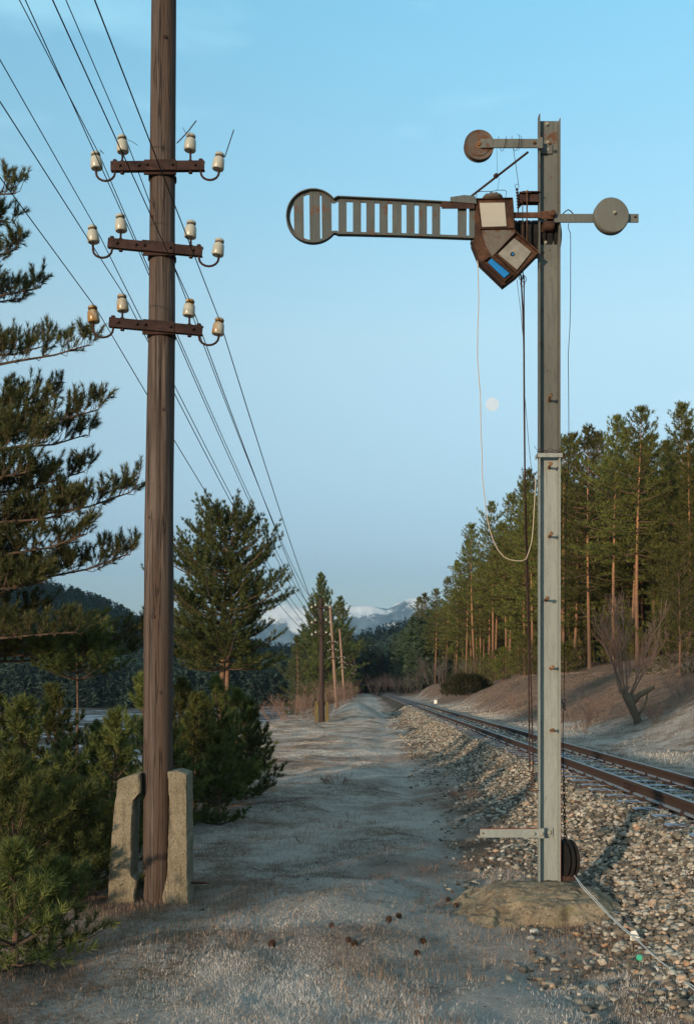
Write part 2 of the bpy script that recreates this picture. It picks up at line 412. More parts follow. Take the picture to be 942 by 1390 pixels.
# thin pale morning cloud, low in the sky
tc = wn.new('ShaderNodeTexCoord'); mp = wn.new('ShaderNodeMapping'); mp.inputs['Scale'].default_value = (1.6, 1.6, 7)
wl.new(tc.outputs['Generated'], mp.inputs[0])
nz = wn.new('ShaderNodeTexNoise'); nz.inputs['Scale'].default_value = 1.7; nz.inputs['Detail'].default_value = 5
wl.new(mp.outputs[0], nz.inputs['Vector'])
rp = wn.new('ShaderNodeValToRGB'); rp.color_ramp.elements[0].position = .56; rp.color_ramp.elements[0].color = (0, 0, 0, 1)
rp.color_ramp.elements[1].position = .78; rp.color_ramp.elements[1].color = (.13, .13, .13, 1)
wl.new(nz.outputs['Fac'], rp.inputs[0])
mxw = wn.new('ShaderNodeMix'); mxw.data_type = 'RGBA'; wl.new(rp.outputs[0], mxw.inputs[0])
wl.new(sky.outputs[0], mxw.inputs[6]); mxw.inputs[7].default_value = (4.2, 4.8, 5.4, 1)
tint = wn.new('ShaderNodeMix'); tint.data_type = 'RGBA'; tint.blend_type = 'MULTIPLY'; tint.inputs[0].default_value = 1
wl.new(mxw.outputs[2], tint.inputs[6])
# tint by elevation: earth's shadow belt low, added warm overhead light for the ground
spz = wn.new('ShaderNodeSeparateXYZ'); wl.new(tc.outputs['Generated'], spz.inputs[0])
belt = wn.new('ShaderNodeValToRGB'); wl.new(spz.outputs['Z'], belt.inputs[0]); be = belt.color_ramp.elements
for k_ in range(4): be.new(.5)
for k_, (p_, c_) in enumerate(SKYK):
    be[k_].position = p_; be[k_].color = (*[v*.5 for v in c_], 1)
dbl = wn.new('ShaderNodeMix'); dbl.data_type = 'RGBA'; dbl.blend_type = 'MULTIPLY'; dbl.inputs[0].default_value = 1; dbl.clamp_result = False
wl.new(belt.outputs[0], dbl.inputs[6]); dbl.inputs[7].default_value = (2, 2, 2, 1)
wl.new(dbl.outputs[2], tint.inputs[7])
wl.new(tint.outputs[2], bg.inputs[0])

sl = bpy.data.lights.new('sun', 'SUN'); sl.energy = 1.6; sl.angle = math.radians(2); sl.color = (1.0, .78, .55)
so = bpy.data.objects.new('sun', sl); COL.objects.link(so)
d3 = sdir*math.cos(SUN_EL)+Vector((0, 0, math.sin(SUN_EL)))
so.rotation_euler = d3.to_track_quat('Z', 'Y').to_euler()

cam = bpy.data.cameras.new('camera'); co = bpy.data.objects.new('camera', cam); COL.objects.link(co); scene.camera = co
co.location = (0, 0, H); co.rotation_euler = (math.radians(90), 0, TH)
cam.sensor_fit = 'VERTICAL'; cam.sensor_height = 36; cam.lens = 36*F/1390; cam.shift_y = (HOR-695)/1390
cam.clip_start = .1; cam.clip_end = 30000
scene.view_settings.view_transform = 'Standard'; scene.view_settings.look = 'None'
scene.view_settings.exposure = 1.45; scene.view_settings.gamma = 1
scene.render.resolution_x = 693; scene.render.resolution_y = 1024

# ------------------------------------------------------------------ ground sheet
dt = .026
ts = np.arange(-8.9, 8.9, dt); xs = 1.5*np.sinh(ts)+.6
ys = np.concatenate([-np.geomspace(400, 3, 16), np.linspace(-2, 2.6, 24), np.geomspace(2.75, 9000, 640)])
X, Y = np.meshgrid(xs, ys)
Z = base(X, Y)+small(X, Y)*np.clip(60/np.maximum(np.abs(Y), 60), 0, 1)
ny, nx = X.shape
V = np.stack([X, Y, Z], -1).reshape(-1, 3)
ii = (np.arange(ny-1)[:, None]*nx+np.arange(nx-1)[None, :]).ravel()
Fc = np.stack([ii, ii+1, ii+nx+1, ii+nx], -1)
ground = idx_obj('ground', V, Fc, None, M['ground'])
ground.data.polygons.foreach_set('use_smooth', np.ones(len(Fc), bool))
tag(ground, kind='structure')
U = X-xc(Y)
def gattr(name, arr):
    a = ground.data.attributes.new(name, 'FLOAT', 'POINT'); a.data.foreach_set('value', arr.astype(np.float32).ravel())
gattr('path', np.exp(-((U-.55-.25*np.sin(Y/7))/.5)**2)+.8*np.exp(-((U+.6-.2*np.sin(Y/9))/.6)**2))
gattr('ballast', sst(U+.3*fbm(X/.5, Y/.6), 1.45, 1.95)*(1-sst(U, 4.5, 5.2)))
gattr('floor', np.clip(.85*np.exp(-((U-1.35)/.5)**2)*sst(fbm(X/.6, Y/.9, 3), -.35, .15)+.55*sst(fbm(X/1.1+5, Y/1.6, 4), .06, .34)*(U < 2)*(U > -4)*(1-.5*sst(Y, 15, 30)), 0, 1)+sst(U+2.2*fbm(X/3, Y/4)-2.2*np.exp(-((Y-28)/7)**2), 6.3, 8.6))
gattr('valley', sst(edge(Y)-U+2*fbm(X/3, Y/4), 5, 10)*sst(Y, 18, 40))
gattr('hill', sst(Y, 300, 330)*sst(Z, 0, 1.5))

# mountains far behind
mx_, my_ = np.meshgrid(np.linspace(-2600, 1800, 420), np.linspace(5200, 8200, 150))
pr = np.interp(mx_/my_, [-.40, -.30, -.24, -.205, -.10, -.085, -.05, -.02, 0, .015, .034, .055, .075, .12, .3],
               [290, 360, 450, 500, 540, 560, 545, 575, 580, 555, 590, 640, 600, 460, 370])
dd = (my_-6300)
env = np.where(dd < 0, np.exp(-(dd/620)**2), np.exp(-(dd/1100)**2))
rid = np.abs(fbm(mx_/420, my_/420, 6))
mz = pr*env*(1.02-.42*rid*(1.1-env*.75))-30+30*fbm(mx_/170, my_/170, 5)*env
Vm = np.stack([mx_, my_, mz], -1).reshape(-1, 3); nyy, nxx = mx_.shape
ii = (np.arange(nyy-1)[:, None]*nxx+np.arange(nxx-1)[None, :]).ravel()
mt = idx_obj('mountains', Vm, np.stack([ii, ii+1, ii+nxx+1, ii+nxx], -1), None, M['mountain'])
mt.data.polygons.foreach_set('use_smooth', np.ones(len(mt.data.polygons), bool)); tag(mt, kind='structure')

# moon
mo = MB(); R_ = 9.0/F*12000
mo.lathe([(R_*math.sin(a), -R_*math.cos(a)) for a in np.linspace(.02, math.pi-.02, 40)], Matrix.Identity(4), 56)
moon = mo.build('moon', M['moon'], smooth=True); moon.location = P(668, 549, 12000)
tag(moon, 'full pale moon hanging low in the blue sky', 'moon')

# ------------------------------------------------------------------ foliage machinery
rng = np.random.RandomState(11)
def unit(a): return a/np.maximum(np.linalg.norm(a, axis=-1, keepdims=True), 1e-9)
def tufts(Pt, D, L, K, nl, nw, a0=25, a1=75, rs=rng):
    """brushes of K narrow triangular needles along a shoot of length L"""
    Pt = np.asarray(Pt, float); D = unit(np.asarray(D, float)); n = len(Pt)
    L = np.broadcast_to(np.asarray(L, float), (n,))
    t = rs.rand(n, K); al = np.radians(a0+(a1-a0)*rs.rand(n, K))*(1.1-.5*t); ph = rs.rand(n, K)*2*np.pi
    ref = np.where(np.abs(D[:, 2:3]) < .9, np.array([[0, 0, 1.0]]), np.array([[1.0, 0, 0]]))
    A = unit(np.cross(D, ref)); B = np.cross(D, A)
    pr = A[:, None, :]*np.cos(ph)[..., None]+B[:, None, :]*np.sin(ph)[..., None]
    nd = D[:, None, :]*np.cos(al)[..., None]+pr*np.sin(al)[..., None]
    b = Pt[:, None, :]+D[:, None, :]*(t*L[:, None])[..., None]
    ln = nl*(.7+.5*rs.rand(n, K))
    side = unit(np.cross(nd, rs.normal(size=(n, K, 3))))*(nw*.5)
    tip = b+nd*ln[..., None]
    V = np.stack([b-side, b+side, tip], 2).reshape(-1, 3)
    r = np.repeat(rs.rand(n)*.75, K*3)+np.repeat(rs.rand(n*K)*.25, 3)
    return V, r

def pine(seed, Ht, r0, cb, R, nwh, twig_sp, tuft_sp, profile, nbr=5, up0=-5, up1=55, upturn=25, stems=None, dead=0, irregular=.25, seg=9, kink=.02):
    """returns wood MB and lists of tuft positions/directions"""
    rd = random.Random(seed); mb = MB(); TP = []; TD = []
    ox, oy = rd.uniform(-1, 1), rd.uniform(-1, 1)
    def axis(t): return Vector((kink*Ht*(math.sin(2.3*t+ox)-math.sin(ox)), kink*Ht*(math.sin(2.9*t+oy)-math.sin(oy)), t*Ht))
    N = 12
    mb.tube([axis(i/N)+Vector((0, 0, -.3 if i == 0 else 0)) for i in range(N+1)], [r0*(1-.93*(i/N))*(1.25 if i == 0 else 1) for i in range(N+1)], seg)
    if stems:
        for (sx, sy, hh, rr) in stems:
            mb.tube([Vector((sx*(.35+.65*i/6), sy*(.35+.65*i/6), hh*i/6-.2)) for i in range(7)], [rr*(1-.8*i/6) for i in range(7)], seg)
    for wv in range(nwh):
        t = cb+(0.985-cb)*((wv+rd.uniform(-.35, .35))/(nwh-1)); t = min(max(t, cb), .99)
        q = (t-cb)/(1-cb)
        k = max(3, nbr+rd.choice([-1, 0, 0, 1])); a_0 = rd.uniform(0, 6.28)
        for j in range(k):
            az = a_0+6.283*j/k+rd.uniform(-.35, .35)
            Lb = R*profile(q)*rd.uniform(1-irregular*1.6, 1+irregular)
            if rd.random() < .12: Lb *= 1.2
            el = math.radians(up0+(up1-up0)*q+rd.uniform(-10, 10))
            p = axis(t); pts = [p.copy()]; nseg = 5
            for s in range(nseg):
                e2 = el+math.radians(upturn)*(s/nseg)**1.5
                dv = Vector((math.cos(az)*math.cos(e2), math.sin(az)*math.cos(e2), math.sin(e2)))
                p = p+dv*(Lb/nseg); pts.append(p.copy()); az += rd.uniform(-.12, .12)
            rb = max(.004, min(r0*.33, .016*Lb+.004))
            mb.tube(pts, [rb*(1-.8*i/nseg) for i in range(nseg+1)], 4, .8, cap=False)
            m = max(3, int(Lb/twig_sp))
            for i in range(m):
                s = .22+.78*(i+rd.random()*.7)/m; s = min(s, 1)
                fi = s*nseg; i0 = min(int(fi), nseg-1); q0 = pts[i0].lerp(pts[i0+1], fi-i0); dv = (pts[i0+1]-pts[i0]).normalized()
                sd = -1 if i % 2 else 1
                ang = sd*math.radians(rd.uniform(28, 65))
                tw = Matrix.Rotation(ang, 3, 'Z') @ dv; tw = (tw+Vector((0, 0, rd.uniform(.0, .45)))).normalized()
                Lt = (.16+.42*(1.08-s))*Lb*rd.uniform(.55, 1.1); Lt = max(Lt, tuft_sp)
                if i >= m-1: tw = dv; 
                nt = max(1, int(Lt/tuft_sp))
                for g in range(nt+1):
                    f = (g+rd.random()*.5)/(nt+.5)
                    if f < .18 and nt > 2: continue
                    pp = q0+tw*(Lt*f)+Vector((rd.gauss(0, .12), rd.gauss(0, .12), rd.gauss(0, .10)))*tuft_sp
                    dd_ = tw+Vector((rd.gauss(0, .38), rd.gauss(0, .38), abs(rd.gauss(.35, .3))))
                    TP.append(tuple(pp)); TD.append(tuple(dd_))
    for j in range(dead):
        t = rd.uniform(.25, cb); az = rd.uniform(0, 6.28); L = rd.uniform(.4, 1.5)
        p = axis(t); dv = Vector((math.cos(az), math.sin(az), rd.uniform(-.15, .25)))
        mb.tube([p, p+dv*L*.6, p+dv*L+Vector((0, 0, -.08*L))], [.022, .014, .005], 4, .9, cap=False)
    # leader
    for k in range(5):
        TP.append(tuple(axis(1)-Vector((0, 0, k*tuft_sp*.6)))); TD.append((rd.gauss(0, .25), rd.gauss(0, .25), 1))
    return mb, np.array(TP), np.array(TD)

def copy_tree(src, loc, rz, sc, label=None, tilt=(0, 0)):
    r = src.copy(); COL.objects.link(r); r.location = loc; r.rotation_euler = (tilt[0], tilt[1], rz); r.scale = sc
    if label: r['label'] = label
    for ch in list(src.children):
        c = ch.copy(); COL.objects.link(c); c.parent = r
    return r

# ---- forest on the right
rf = random.Random(5)
protos = []
prof_f = lambda q: (1-q)**.60*min(1, .62+1.2*q)*(1+.18*math.sin(17*q))
specs = [(.40, 3.2, 19, 8), (.32, 3.3, 21, 7), (.52, 2.8, 15, 12), (.26, 3.0, 23, 6), (.44, 3.4, 17, 10), (.10, 3.2, 28, 2)]
FG = 'tall pines of the forest right of the track'
LAB_FRONT = 'tall pine in the front rows of the forest edge right of the track'
LAB_BACK = 'tall pine standing deeper inside the forest right of the track'
LAB_LOW = 'full pine with green branches almost to the ground at the forest edge'
for k, (cb, R, nwh, dead) in enumerate(specs):
    mb, tp, td = pine(100+k, 20, .17, cb, R, int(nwh*1.35), .36, .30, prof_f, nbr=5, up0=-12, up1=45, upturn=20, dead=dead, irregular=.35, seg=7, kink=.012)
    root = empty('pine_tree', (0, 0, 0), LAB_FRONT if k != 5 else LAB_LOW, 'pine tree', FG)
    mb.build('trunk', M['bark'], root, smooth=True)
    Vt, rt = tufts(tp, td, .24, 14, .27, .055, 20, 85); print('forest tris', len(Vt)//3)
    tri_obj('crown', Vt, rt, M['needle_forest'], root)
    protos.append(root)
used = [False]*len(protos)
def put_tree(k, x, y, h, label):
    sc = h/20.0; zz = gz(x, y)-.1
    s3 = (sc*rf.uniform(.9, 1.15),)*2+(sc,)
    if not used[k]:
        used[k] = True; o = protos[k]; o.location = (x, y, zz); o.scale = s3; o.rotation_euler = (0, 0, rf.uniform(0, 6.28)); o['label'] = label
    else:
        o = copy_tree(protos[k], (x, y, zz), rf.uniform(0, 6.28), s3, label, (rf.gauss(0, .012), rf.gauss(0, .012)))
    return o
cnt = 0
# picked trees whose tops and trunks draw the outline seen against the sky: (px, depth, top row)
for (px, d, py) in [(865, 62, 556), (832, 70, 566), (800, 78, 582), (764, 84, 592), (780, 98, 590), (905, 72, 600), (935, 58, 572), (960, 50, 600), (985, 60, 560),
                    (745, 100, 622), (712, 108, 655), (690, 118, 672), (668, 128, 684), (645, 140, 712), (632, 156, 735), (618, 172, 762), (604, 190, 784), (590, 214, 800), (578, 240, 806), (566, 265, 812), (890, 80, 590), (850, 84, 585), (728, 120, 640), (818, 92, 590)]:
    x, y = G2(px, d); zt = H+(HOR-py)/F*d; g = gz(x, y)
    k = rf.choice([0, 1, 2, 3, 4])
    if px in (960, 935): k = 5
    put_tree(k, x, y, zt-g, LAB_LOW if k == 5 else LAB_FRONT); cnt += 1
pts_ = []
for i in range(5000):
    y = rf.uniform(46, 330)**1.0; u = rf.uniform(15.0, 36)
    if rf.random() > (60/(y))**.6: continue
    lim = 19.0 if y < 80 else 15.5
    if u < lim: continue
    if u > lim+18: continue
    px = 471+F*math.tan(math.atan2(u, y)+TH)
    if px > 1120: continue
    if any((a-u)**2+(b-y)**2 < (3.0+.007*y)**2 for a, b in pts_): continue
    pts_.append((u, y))
    if len(pts_) >= 215: break
for u, y in pts_:
    x = u+float(xc(y)); front = u < (23 if y < 80 else 20)
    k = rf.choice([0, 1, 2, 3, 4, 4, 1]); h = rf.uniform(14.5, 18.5) if front else rf.uniform(15, 18.5)
    if y < 80: h *= .88
    put_tree(k, x, y, h, LAB_FRONT if front else LAB_BACK); cnt += 1
# deeper wood behind, one uncountable mass
def wood_mass(name, P0, hts, K, nl, nw, mat, label_rs, crown0=.3, rad=.13):
    rs = np.random.RandomState(label_rs); n = len(P0)
    q = crown0+(1-crown0)*rs.rand(n, K)**.85
    rr = hts[:, None]*rad*(1-q)**.75*np.minimum(1, .35+2.2*(q-crown0+.12))*np.sqrt(rs.rand(n, K))*1.25
    az = rs.rand(n, K)*6.283
    c = np.stack([P0[:, None, 0]+rr*np.cos(az), P0[:, None, 1]+rr*np.sin(az), P0[:, None, 2]+hts[:, None]*q], -1).reshape(-1, 3)
    d = np.stack([np.cos(az), np.sin(az), rs.normal(.1, .35, (n, K))], -1).reshape(-1, 3)
    V1, r1 = tufts(c, d, 0.1, 3, nl, nw, 5, 60, rs)
    # trunks: thin three-sided spikes
    a = np.array([0, 2.09, 4.19]); tr = []
    b0 = P0[:, None, :]+np.stack([np.cos(a), np.sin(a), np.zeros(3)], -1)[None]*(hts*.009)[:, None, None]
    b0[..., 2] -= 1; top = P0+np.stack([np.zeros(n), np.zeros(n), hts], -1)
    for k in range(3): tr.append(np.stack([b0[:, k], b0[:, (k+1) % 3], top], 1))
    V2 = np.concatenate(tr).reshape(-1, 3)
    V_ = np.concatenate([V1, V2]); r_ = np.concatenate([r1, np.zeros(len(V2))])
    return tag(tri_obj(name, V_, r_, mat), None, None, None, 'stuff')
rs = np.random.RandomState(3)
n = 1100; yy = rs.uniform(40, 420, n); uu = rs.uniform(30, 80, n)
keep = (uu/yy < .55) & (uu/yy > .02); yy = yy[keep]; uu = uu[keep]; xx = uu+xc(yy)
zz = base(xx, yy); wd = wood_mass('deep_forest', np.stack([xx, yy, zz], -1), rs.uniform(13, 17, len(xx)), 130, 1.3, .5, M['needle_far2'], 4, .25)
tag(wd, 'dark depth of the pine forest behind its front rows', 'forest')
# woods closing the valley and the far centre
n = 10500; yy = 245+455*rs.rand(n)**1.15; aa = rs.uniform(-.50, .14, n)
lo_ = np.interp(aa, [-.5, -.17, -.08, .02, .06, .14], [250, 262, 275, 345, 300, 260])
keep = yy > lo_; yy = yy[keep]; aa = aa[keep]; xx = aa*yy
zz = base(xx, yy); hh = rs.uniform(8, 14, len(xx))*np.where(aa > -.06, 1.15, 1)
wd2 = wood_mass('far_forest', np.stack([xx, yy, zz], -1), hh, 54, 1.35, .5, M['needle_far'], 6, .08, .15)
tag(wd2, 'blue green conifer forest covering the slopes across the valley', 'forest')
n = 700; yy = rs.uniform(225, 350, n); aa = rs.uniform(-.075, .075, n); xx = aa*yy
u_ = xx-xc(yy); keep = ((u_ < -9) | (u_ > 9) | (yy > 335)); xx = xx[keep]; yy = yy[keep]
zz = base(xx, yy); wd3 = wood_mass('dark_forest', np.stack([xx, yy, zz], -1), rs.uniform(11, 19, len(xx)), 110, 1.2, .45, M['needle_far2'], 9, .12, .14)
tag(wd3, 'dark pine wood closing the view where the track bends away', 'forest')

# ---- pines standing alone
def lone_pine(seed, px, d, top_py, Rr, cbz, nwh, name, label, mat, tw, tf, K, nl, nw, prof, group=None, stems=None, r0=.11, bark='bark_near', zoff=0, **kw):
    x, y = G2(px, d); g = gz(x, y)+zoff; Ht = H+(HOR-top_py)/F*d-g
    cb = max(.02, (cbz-g)/Ht)
    mb, tp, td = pine(seed, Ht, r0, cb, Rr, nwh, tw, tf, prof, stems=stems, **kw)
    root = empty(name, (x, y, g), label, 'pine tree', group)
    mb.build('trunk', M[bark], root, smooth=True)
    Vt, rt = tufts(tp, td, tf*.75, K, nl, nw)
    tri_obj('crown', Vt, rt, M[mat], root); return root
lone_pine(21, 297, 30, 700, 2.2, 2.3, 27, 'pine_tree', 'bushy twin trunked pine standing just right of the near telegraph pole', 'needle', .13, .105, 34, .10, .013,
          lambda q: (1-q)**.36*min(1, .72+.8*q)*(.92+.16*math.sin(23*q))+.03, stems=[(.42, .1, 6.5, .09)], r0=.11, nbr=7, up0=-2, up1=30, upturn=50, irregular=.34, kink=.02)
lone_pine(22, 438, 150, 782, 5.4, .5, 26, 'pine_tree', 'dark broad pine rising behind the second telegraph pole', 'needle', .38, .33, 24, .32, .055,
          lambda q: (1-q)**.6*min(1, .6+1.2*q), r0=.24, nbr=6, up0=0, up1=55, upturn=35, irregular=.3)
lone_pine(23, 464, 175, 815, 4.6, .4, 22, 'pine_tree', 'smaller dark pine half hidden behind the leaning pale pole', 'needle', .42, .36, 22, .36, .06,
          lambda q: (1-q)**.6*min(1, .6+1.2*q), r0=.2, nbr=5, up0=0, up1=55, upturn=30)
lone_pine(24, 403, 66, 868, 1.9, -.6, 12, 'young_pine', 'light olive young pine left of the second telegraph pole', 'needle_young', .22, .19, 20, .13, .016,
          lambda q: (1-q)**.7*min(1, .7+1.0*q), r0=.07, nbr=5, up0=5, up1=60, upturn=35)
# dark pine in front of the valley with forked limbs
lone_pine(25, 100, 12.5, 868, .85, 1.75, 6, 'young_pine', 'slim flat topped young pine with bare stem at the left', 'needle', .075, .07, 44, .065, .007,
          lambda q: .9*(1-.4*q), r0=.03, nbr=5, up0=12, up1=38, upturn=15)
# young pines crowding the left foreground
yp = [(15, 7.6, 1050, .80), (64, 8.6, 1070, .62), (-70, 9.2, 990, .9), (105, 8.0, 1085, .62), (28, 9.6, 965, .9), (150, 9.6, 985, .62), (75, 10.6, 948, .8), (128, 11.2, 1000, .7),
      (190, 12.0, 930, .7), (262, 13.4, 955, .72), (292, 14.2, 932, .8), (334, 15.0, 962, .68), (236, 11.8, 1005, .5), (296, 12.6, 1010, .5), (20, 5.9, 1175, .40), (70, 6.35, 1195, .38), (0, 12.5, 960, .9), (318, 17.0, 945, .75), (246, 14.0, 935, .9)]
ylab = ['bushy young pine at the left edge beside the concrete footed pole', 'low olive young pine left of the telegraph pole foot', 'young pine cut by the left edge of the view', 'small young pine against the left concrete stub',
        'tall young pine behind the bushy one at the left edge', 'narrow young pine just left of the telegraph pole', 'young pine before the frosty valley field', 'young pine between the slim flat topped pine and the telegraph pole',
        'young pine directly behind the telegraph pole', 'dense young pine right behind the right concrete stub', 'tall young pine with upright candle leader right of the telegraph pole', 'rightmost young pine of the thicket beside the path',
        'small young pine close behind the telegraph pole foot', 'low young pine at the path side right of the concrete stub', 'tiny young pine sprig in the bottom left corner', 'tiny young pine in the grass left of the concrete stub', 'young pine furthest back at the left edge', 'young pine peeping out behind the thicket by the path', 'rearmost young pine of the thicket behind the pole']
for k, (px, d, py, R) in enumerate(yp):
    lone_pine(40+k, px, d, py, R*1.0, gz(*G2(px, d))+.02, 10 if R > .5 else 6, 'young_pine', ylab[k], 'needle_young', .085, .075, 34, .066, .006 if d < 9 else .009,
              lambda q: (1-q)**.75*min(1, .8+.8*q)+.03, group='young pines in the left thicket', r0=.026, nbr=6, up0=8, up1=62, upturn=30, irregular=.22, bark='bark_near')
# young pines at the foot of the forest
for k, (px, d, py, R, lab) in enumerate([(712, 84, 868, 2.0, 'young pine at the forest foot seen left of the signal mast'), (740, 88, 858, 2.2, 'rounded young pine directly behind the signal mast'), (682, 96, 884, 1.8, 'low young pine left of its taller neighbours at the forest foot'),
                                    (768, 80, 880, 1.8, 'young pine at the forest foot right of the signal mast'), (922, 44, 760, 2.6, 'broad young pine at the right edge before the forest'), (660, 112, 892, 1.7, 'leftmost young pine behind the juniper on the bank')]):
    lone_pine(70+k, px, d, py, R, gz(*G2(px, d))+.2, 13, 'young_pine', lab, 'needle_forest', .26, .22, 18, .16, .02,
              lambda q: (1-q)**.6*min(1, .6+1.1*q)+.02, group='young pines below the forest', r0=.06, nbr=5, up0=0, up1=55, upturn=25, irregular=.3)

for k, (u_, y_, h_, R_) in enumerate([(16.5, 84, 3.6, 2.0), (17.5, 72, 3.0, 1.9), (19.0, 66, 3.4, 2.0), (20.5, 62, 2.6, 1.7), (18.4, 58, 2.2, 1.5), (21.0, 70, 4.2, 2.2), (16.0, 100, 3.4, 2.0), (16.2, 112, 3.8, 2.2), (15.2, 126, 3.4, 2.0), (14.5, 140, 4.2, 2.4), (14.5, 158, 4.0, 2.4), (15, 180, 4.5, 2.6), (19.5, 80, 4.6, 2.3), (18.5, 92, 4.8, 2.3)]):
    pxu = 471+F*math.tan(math.atan2(u_, y_)+TH); pyu = HOR-(gz(u_, y_)+h_-H)/(y_)*F
    if k == 4: continue
    lone_pine(300+k, pxu, y_, pyu, R_, gz(u_, y_)+.15, 10, 'young_pine', 'low bushy young pine growing under the front trunks of the forest edge', 'needle_forest', .32, .28, 16, .2, .03,
              lambda q: (1-q)**.6*min(1, .7+1.0*q)+.02, group='low young pines under the forest edge', r0=.05, nbr=5, up0=0, up1=50, upturn=25, irregular=.35)

# ---- big pine at the left, trunk outside the frame, built branch by branch
def big_pine():
    d0 = 11.5; tx = -330
    x, y = G2(tx, d0); g = gz(x, y)
    root = empty('pine_tree', (x, y, g), 'large pine reaching in from the left edge with long drooping boughs', 'pine tree')
    rd = random.Random(77); O = Vector((x, y, g)); mb = MB(); TP = []; TD = []
    mb.tube([Vector((0, 0, -.4)), Vector((.05, 0, 2)), Vector((0, .1, 5)), Vector((.1, 0, 8)), Vector((.05, 0, 11))], [.24, .19, .15, .1, .03], 12)
    br = [  # tip px, py, start py, depth, sag, fullness
        (22, 262, 330, 11.3, .1, .5), (10, 300, 350, 11.8, .1, .7), (24, 338, 420, 11.1, .25, .8), (48, 392, 470, 11.5, .3, .7), (30, 405, 450, 12.2, .3, .5), (-10, 350, 420, 10.8, .2, .9),
        (122, 468, 560, 11.4, .35, .62), (60, 470, 560, 11.9, .3, .4), (134, 556, 650, 11.2, .45, 1.0), (70, 540, 620, 12.0, .4, .9), (118, 590, 660, 11.7, .4, .8), (60, 600, 650, 10.9, .3, 1.0), (20, 560, 620, 11.4, .3, 1.0),
        (178, 668, 740, 11.3, .55, 1.05), (115, 640, 720, 11.9, .45, 1.0), (110, 690, 740, 11.0, .45, 1.0), (60, 660, 720, 12.2, .4, 1.0), (40, 640, 700, 10.7, .3, 1.0),
        (174, 752, 830, 11.4, .55, .95), (118, 725, 800, 11.0, .5, 1.0), (90, 770, 820, 12.0, .45, 1.1), (40, 720, 780, 11.6, .4, 1.0), (60, 790, 840, 11.0, .35, 1.1), (10, 760, 810, 12.2, .3, 1.0),
        (105, 858, 870, 10.9, .3, .55), (55, 835, 860, 11.9, .25, .8), (20, 860, 880, 11.2, .15, .8), (195, 862, 880, 13.0, .4, .7), (185, 885, 900, 13.4, .3, .6), (130, 885, 905, 12.8, .2, .5)]
    for (tpx, tpy, spy, dd_, sag, full) in br:
        A = P(tx, tpy+(spy-tpy)*.75, d0); B = P(tpx, tpy, dd_); n = 9; L = (B-A).length
        pts = []
        for i in range(n+1):
            s = i/n; p = A.lerp(B, s); p.z += (.10-sag*.5)*math.sin(math.pi*s)+.22*sag*(s**3-s)
            p += Vector((rd.gauss(0, .02), rd.gauss(0, .03), rd.gauss(0, .02)))*(1 if 0 < i < n else 0); pts.append(p-O)
        mb.tube(pts, [.034*(1-.88*i/n)+.003 for i in range(n+1)], 6, .85, cap=False)
        m = int(L*(13+5*full))
        for i in range(m):
            s = .30+.70*((i+rd.random())/m)**.85; s = min(s, .998); fi = s*n; i0 = int(fi); q0 = pts[i0].lerp(pts[i0+1], fi-i0); dv = (pts[i0+1]-pts[i0]).normalized()
            sd = rd.choice([-1, 1]); ang = sd*math.radians(rd.uniform(10, 95) if s < .9 else rd.uniform(0, 40))
            tw = Matrix.Rotation(ang, 3, 'Z') @ dv; tw.z += rd.uniform(-.1, 1.0); tw.normalize()
            Lt = (.16+.62*(1.02-s)*full)*rd.uniform(.4, 1.2)
            mid = q0+tw*Lt*.5+Vector((rd.gauss(0, .02), rd.gauss(0, .02), -.03)); end = q0+tw*Lt+Vector((0, 0, .05))
            mb.tube([q0, mid, end], [.006, .0045, .003], 3, .8, cap=False)
            nb = max(3, int(Lt/.06*full+1.5))
            for g_ in range(nb):
                f = 1-.62*rd.random()**1.3 if g_ else 1.0
                pp = (q0.lerp(mid, f*2) if f < .5 else mid.lerp(end, f*2-1))
                sh = (tw*.55+Vector((rd.gauss(0, .45), rd.gauss(0, .45), rd.gauss(.75, .35)))).normalized()
                ls = rd.uniform(.02, .10); p1 = pp+sh*ls
                mb.tube([pp, p1], [.003, .0025], 3, .8, cap=False)
                TP.append(tuple(p1-sh*.02)); TD.append(tuple(sh))
    mb.build('trunk', M['bark_near'], root, smooth=True)
    rs_ = np.random.RandomState(9)
    print('bigpine tufts', len(TP)); L_ = .09+.05*rs_.rand(len(TP))
    Vt, rt = tufts(np.array(TP), np.array(TD), L_, 60, .066, .0068, 25, 65, rs_)
    tri_obj('crown', Vt, rt, M['needle_near'], root)
    return root
big_pine()

# bare shrubs -------------------------------------------------------
def shrub(seed, name, label, cat, px, d, hgt, spread, nst, mat, group=None, r=.012, depth=3, zoff=0, sub=4):
    rd = random.Random(seed); x, y = G2(px, d); root = Vector((x, y, gz(x, y)-.05+zoff)); mb = MB()
    def grow(p, dv, L, rr, lev):
        q = p+dv*L*.5+Vector((rd.gauss(0, .05), rd.gauss(0, .05), 0))*L; e = p+dv*L+Vector((rd.gauss(0, .08), rd.gauss(0, .08), .05))*L
        mb.tube([p, q, e], [rr, rr*.8, rr*.55], 3, cap=False)
        if lev > 0:
            for k in range(sub):
                s = rd.uniform(.35, 1); b = p.lerp(e, s)
                nd = (dv+Vector((rd.gauss(0, .5), rd.gauss(0, .5), rd.gauss(.15, .3)))).normalized()
                grow(b, nd, L*rd.uniform(.4, .65), rr*.55, lev-1)
    for k in range(nst):
        a = rd.uniform(0, 6.28); rr_ = rd.uniform(0, spread*.35)
        b = Vector((rr_*math.cos(a), rr_*math.sin(a), 0)); dv = Vector((math.cos(a)*spread/hgt*.6, math.sin(a)*spread/hgt*.6, 1)).normalized()
        mb.tube([Vector((0, 0, -.06)), b], [r*1.2, r], 3, cap=False)
        grow(b, dv, hgt*rd.uniform(.45, .62), r, depth)
    o = mb.build(name, M[mat]); o.location = root; tag(o, label, cat, group); return o
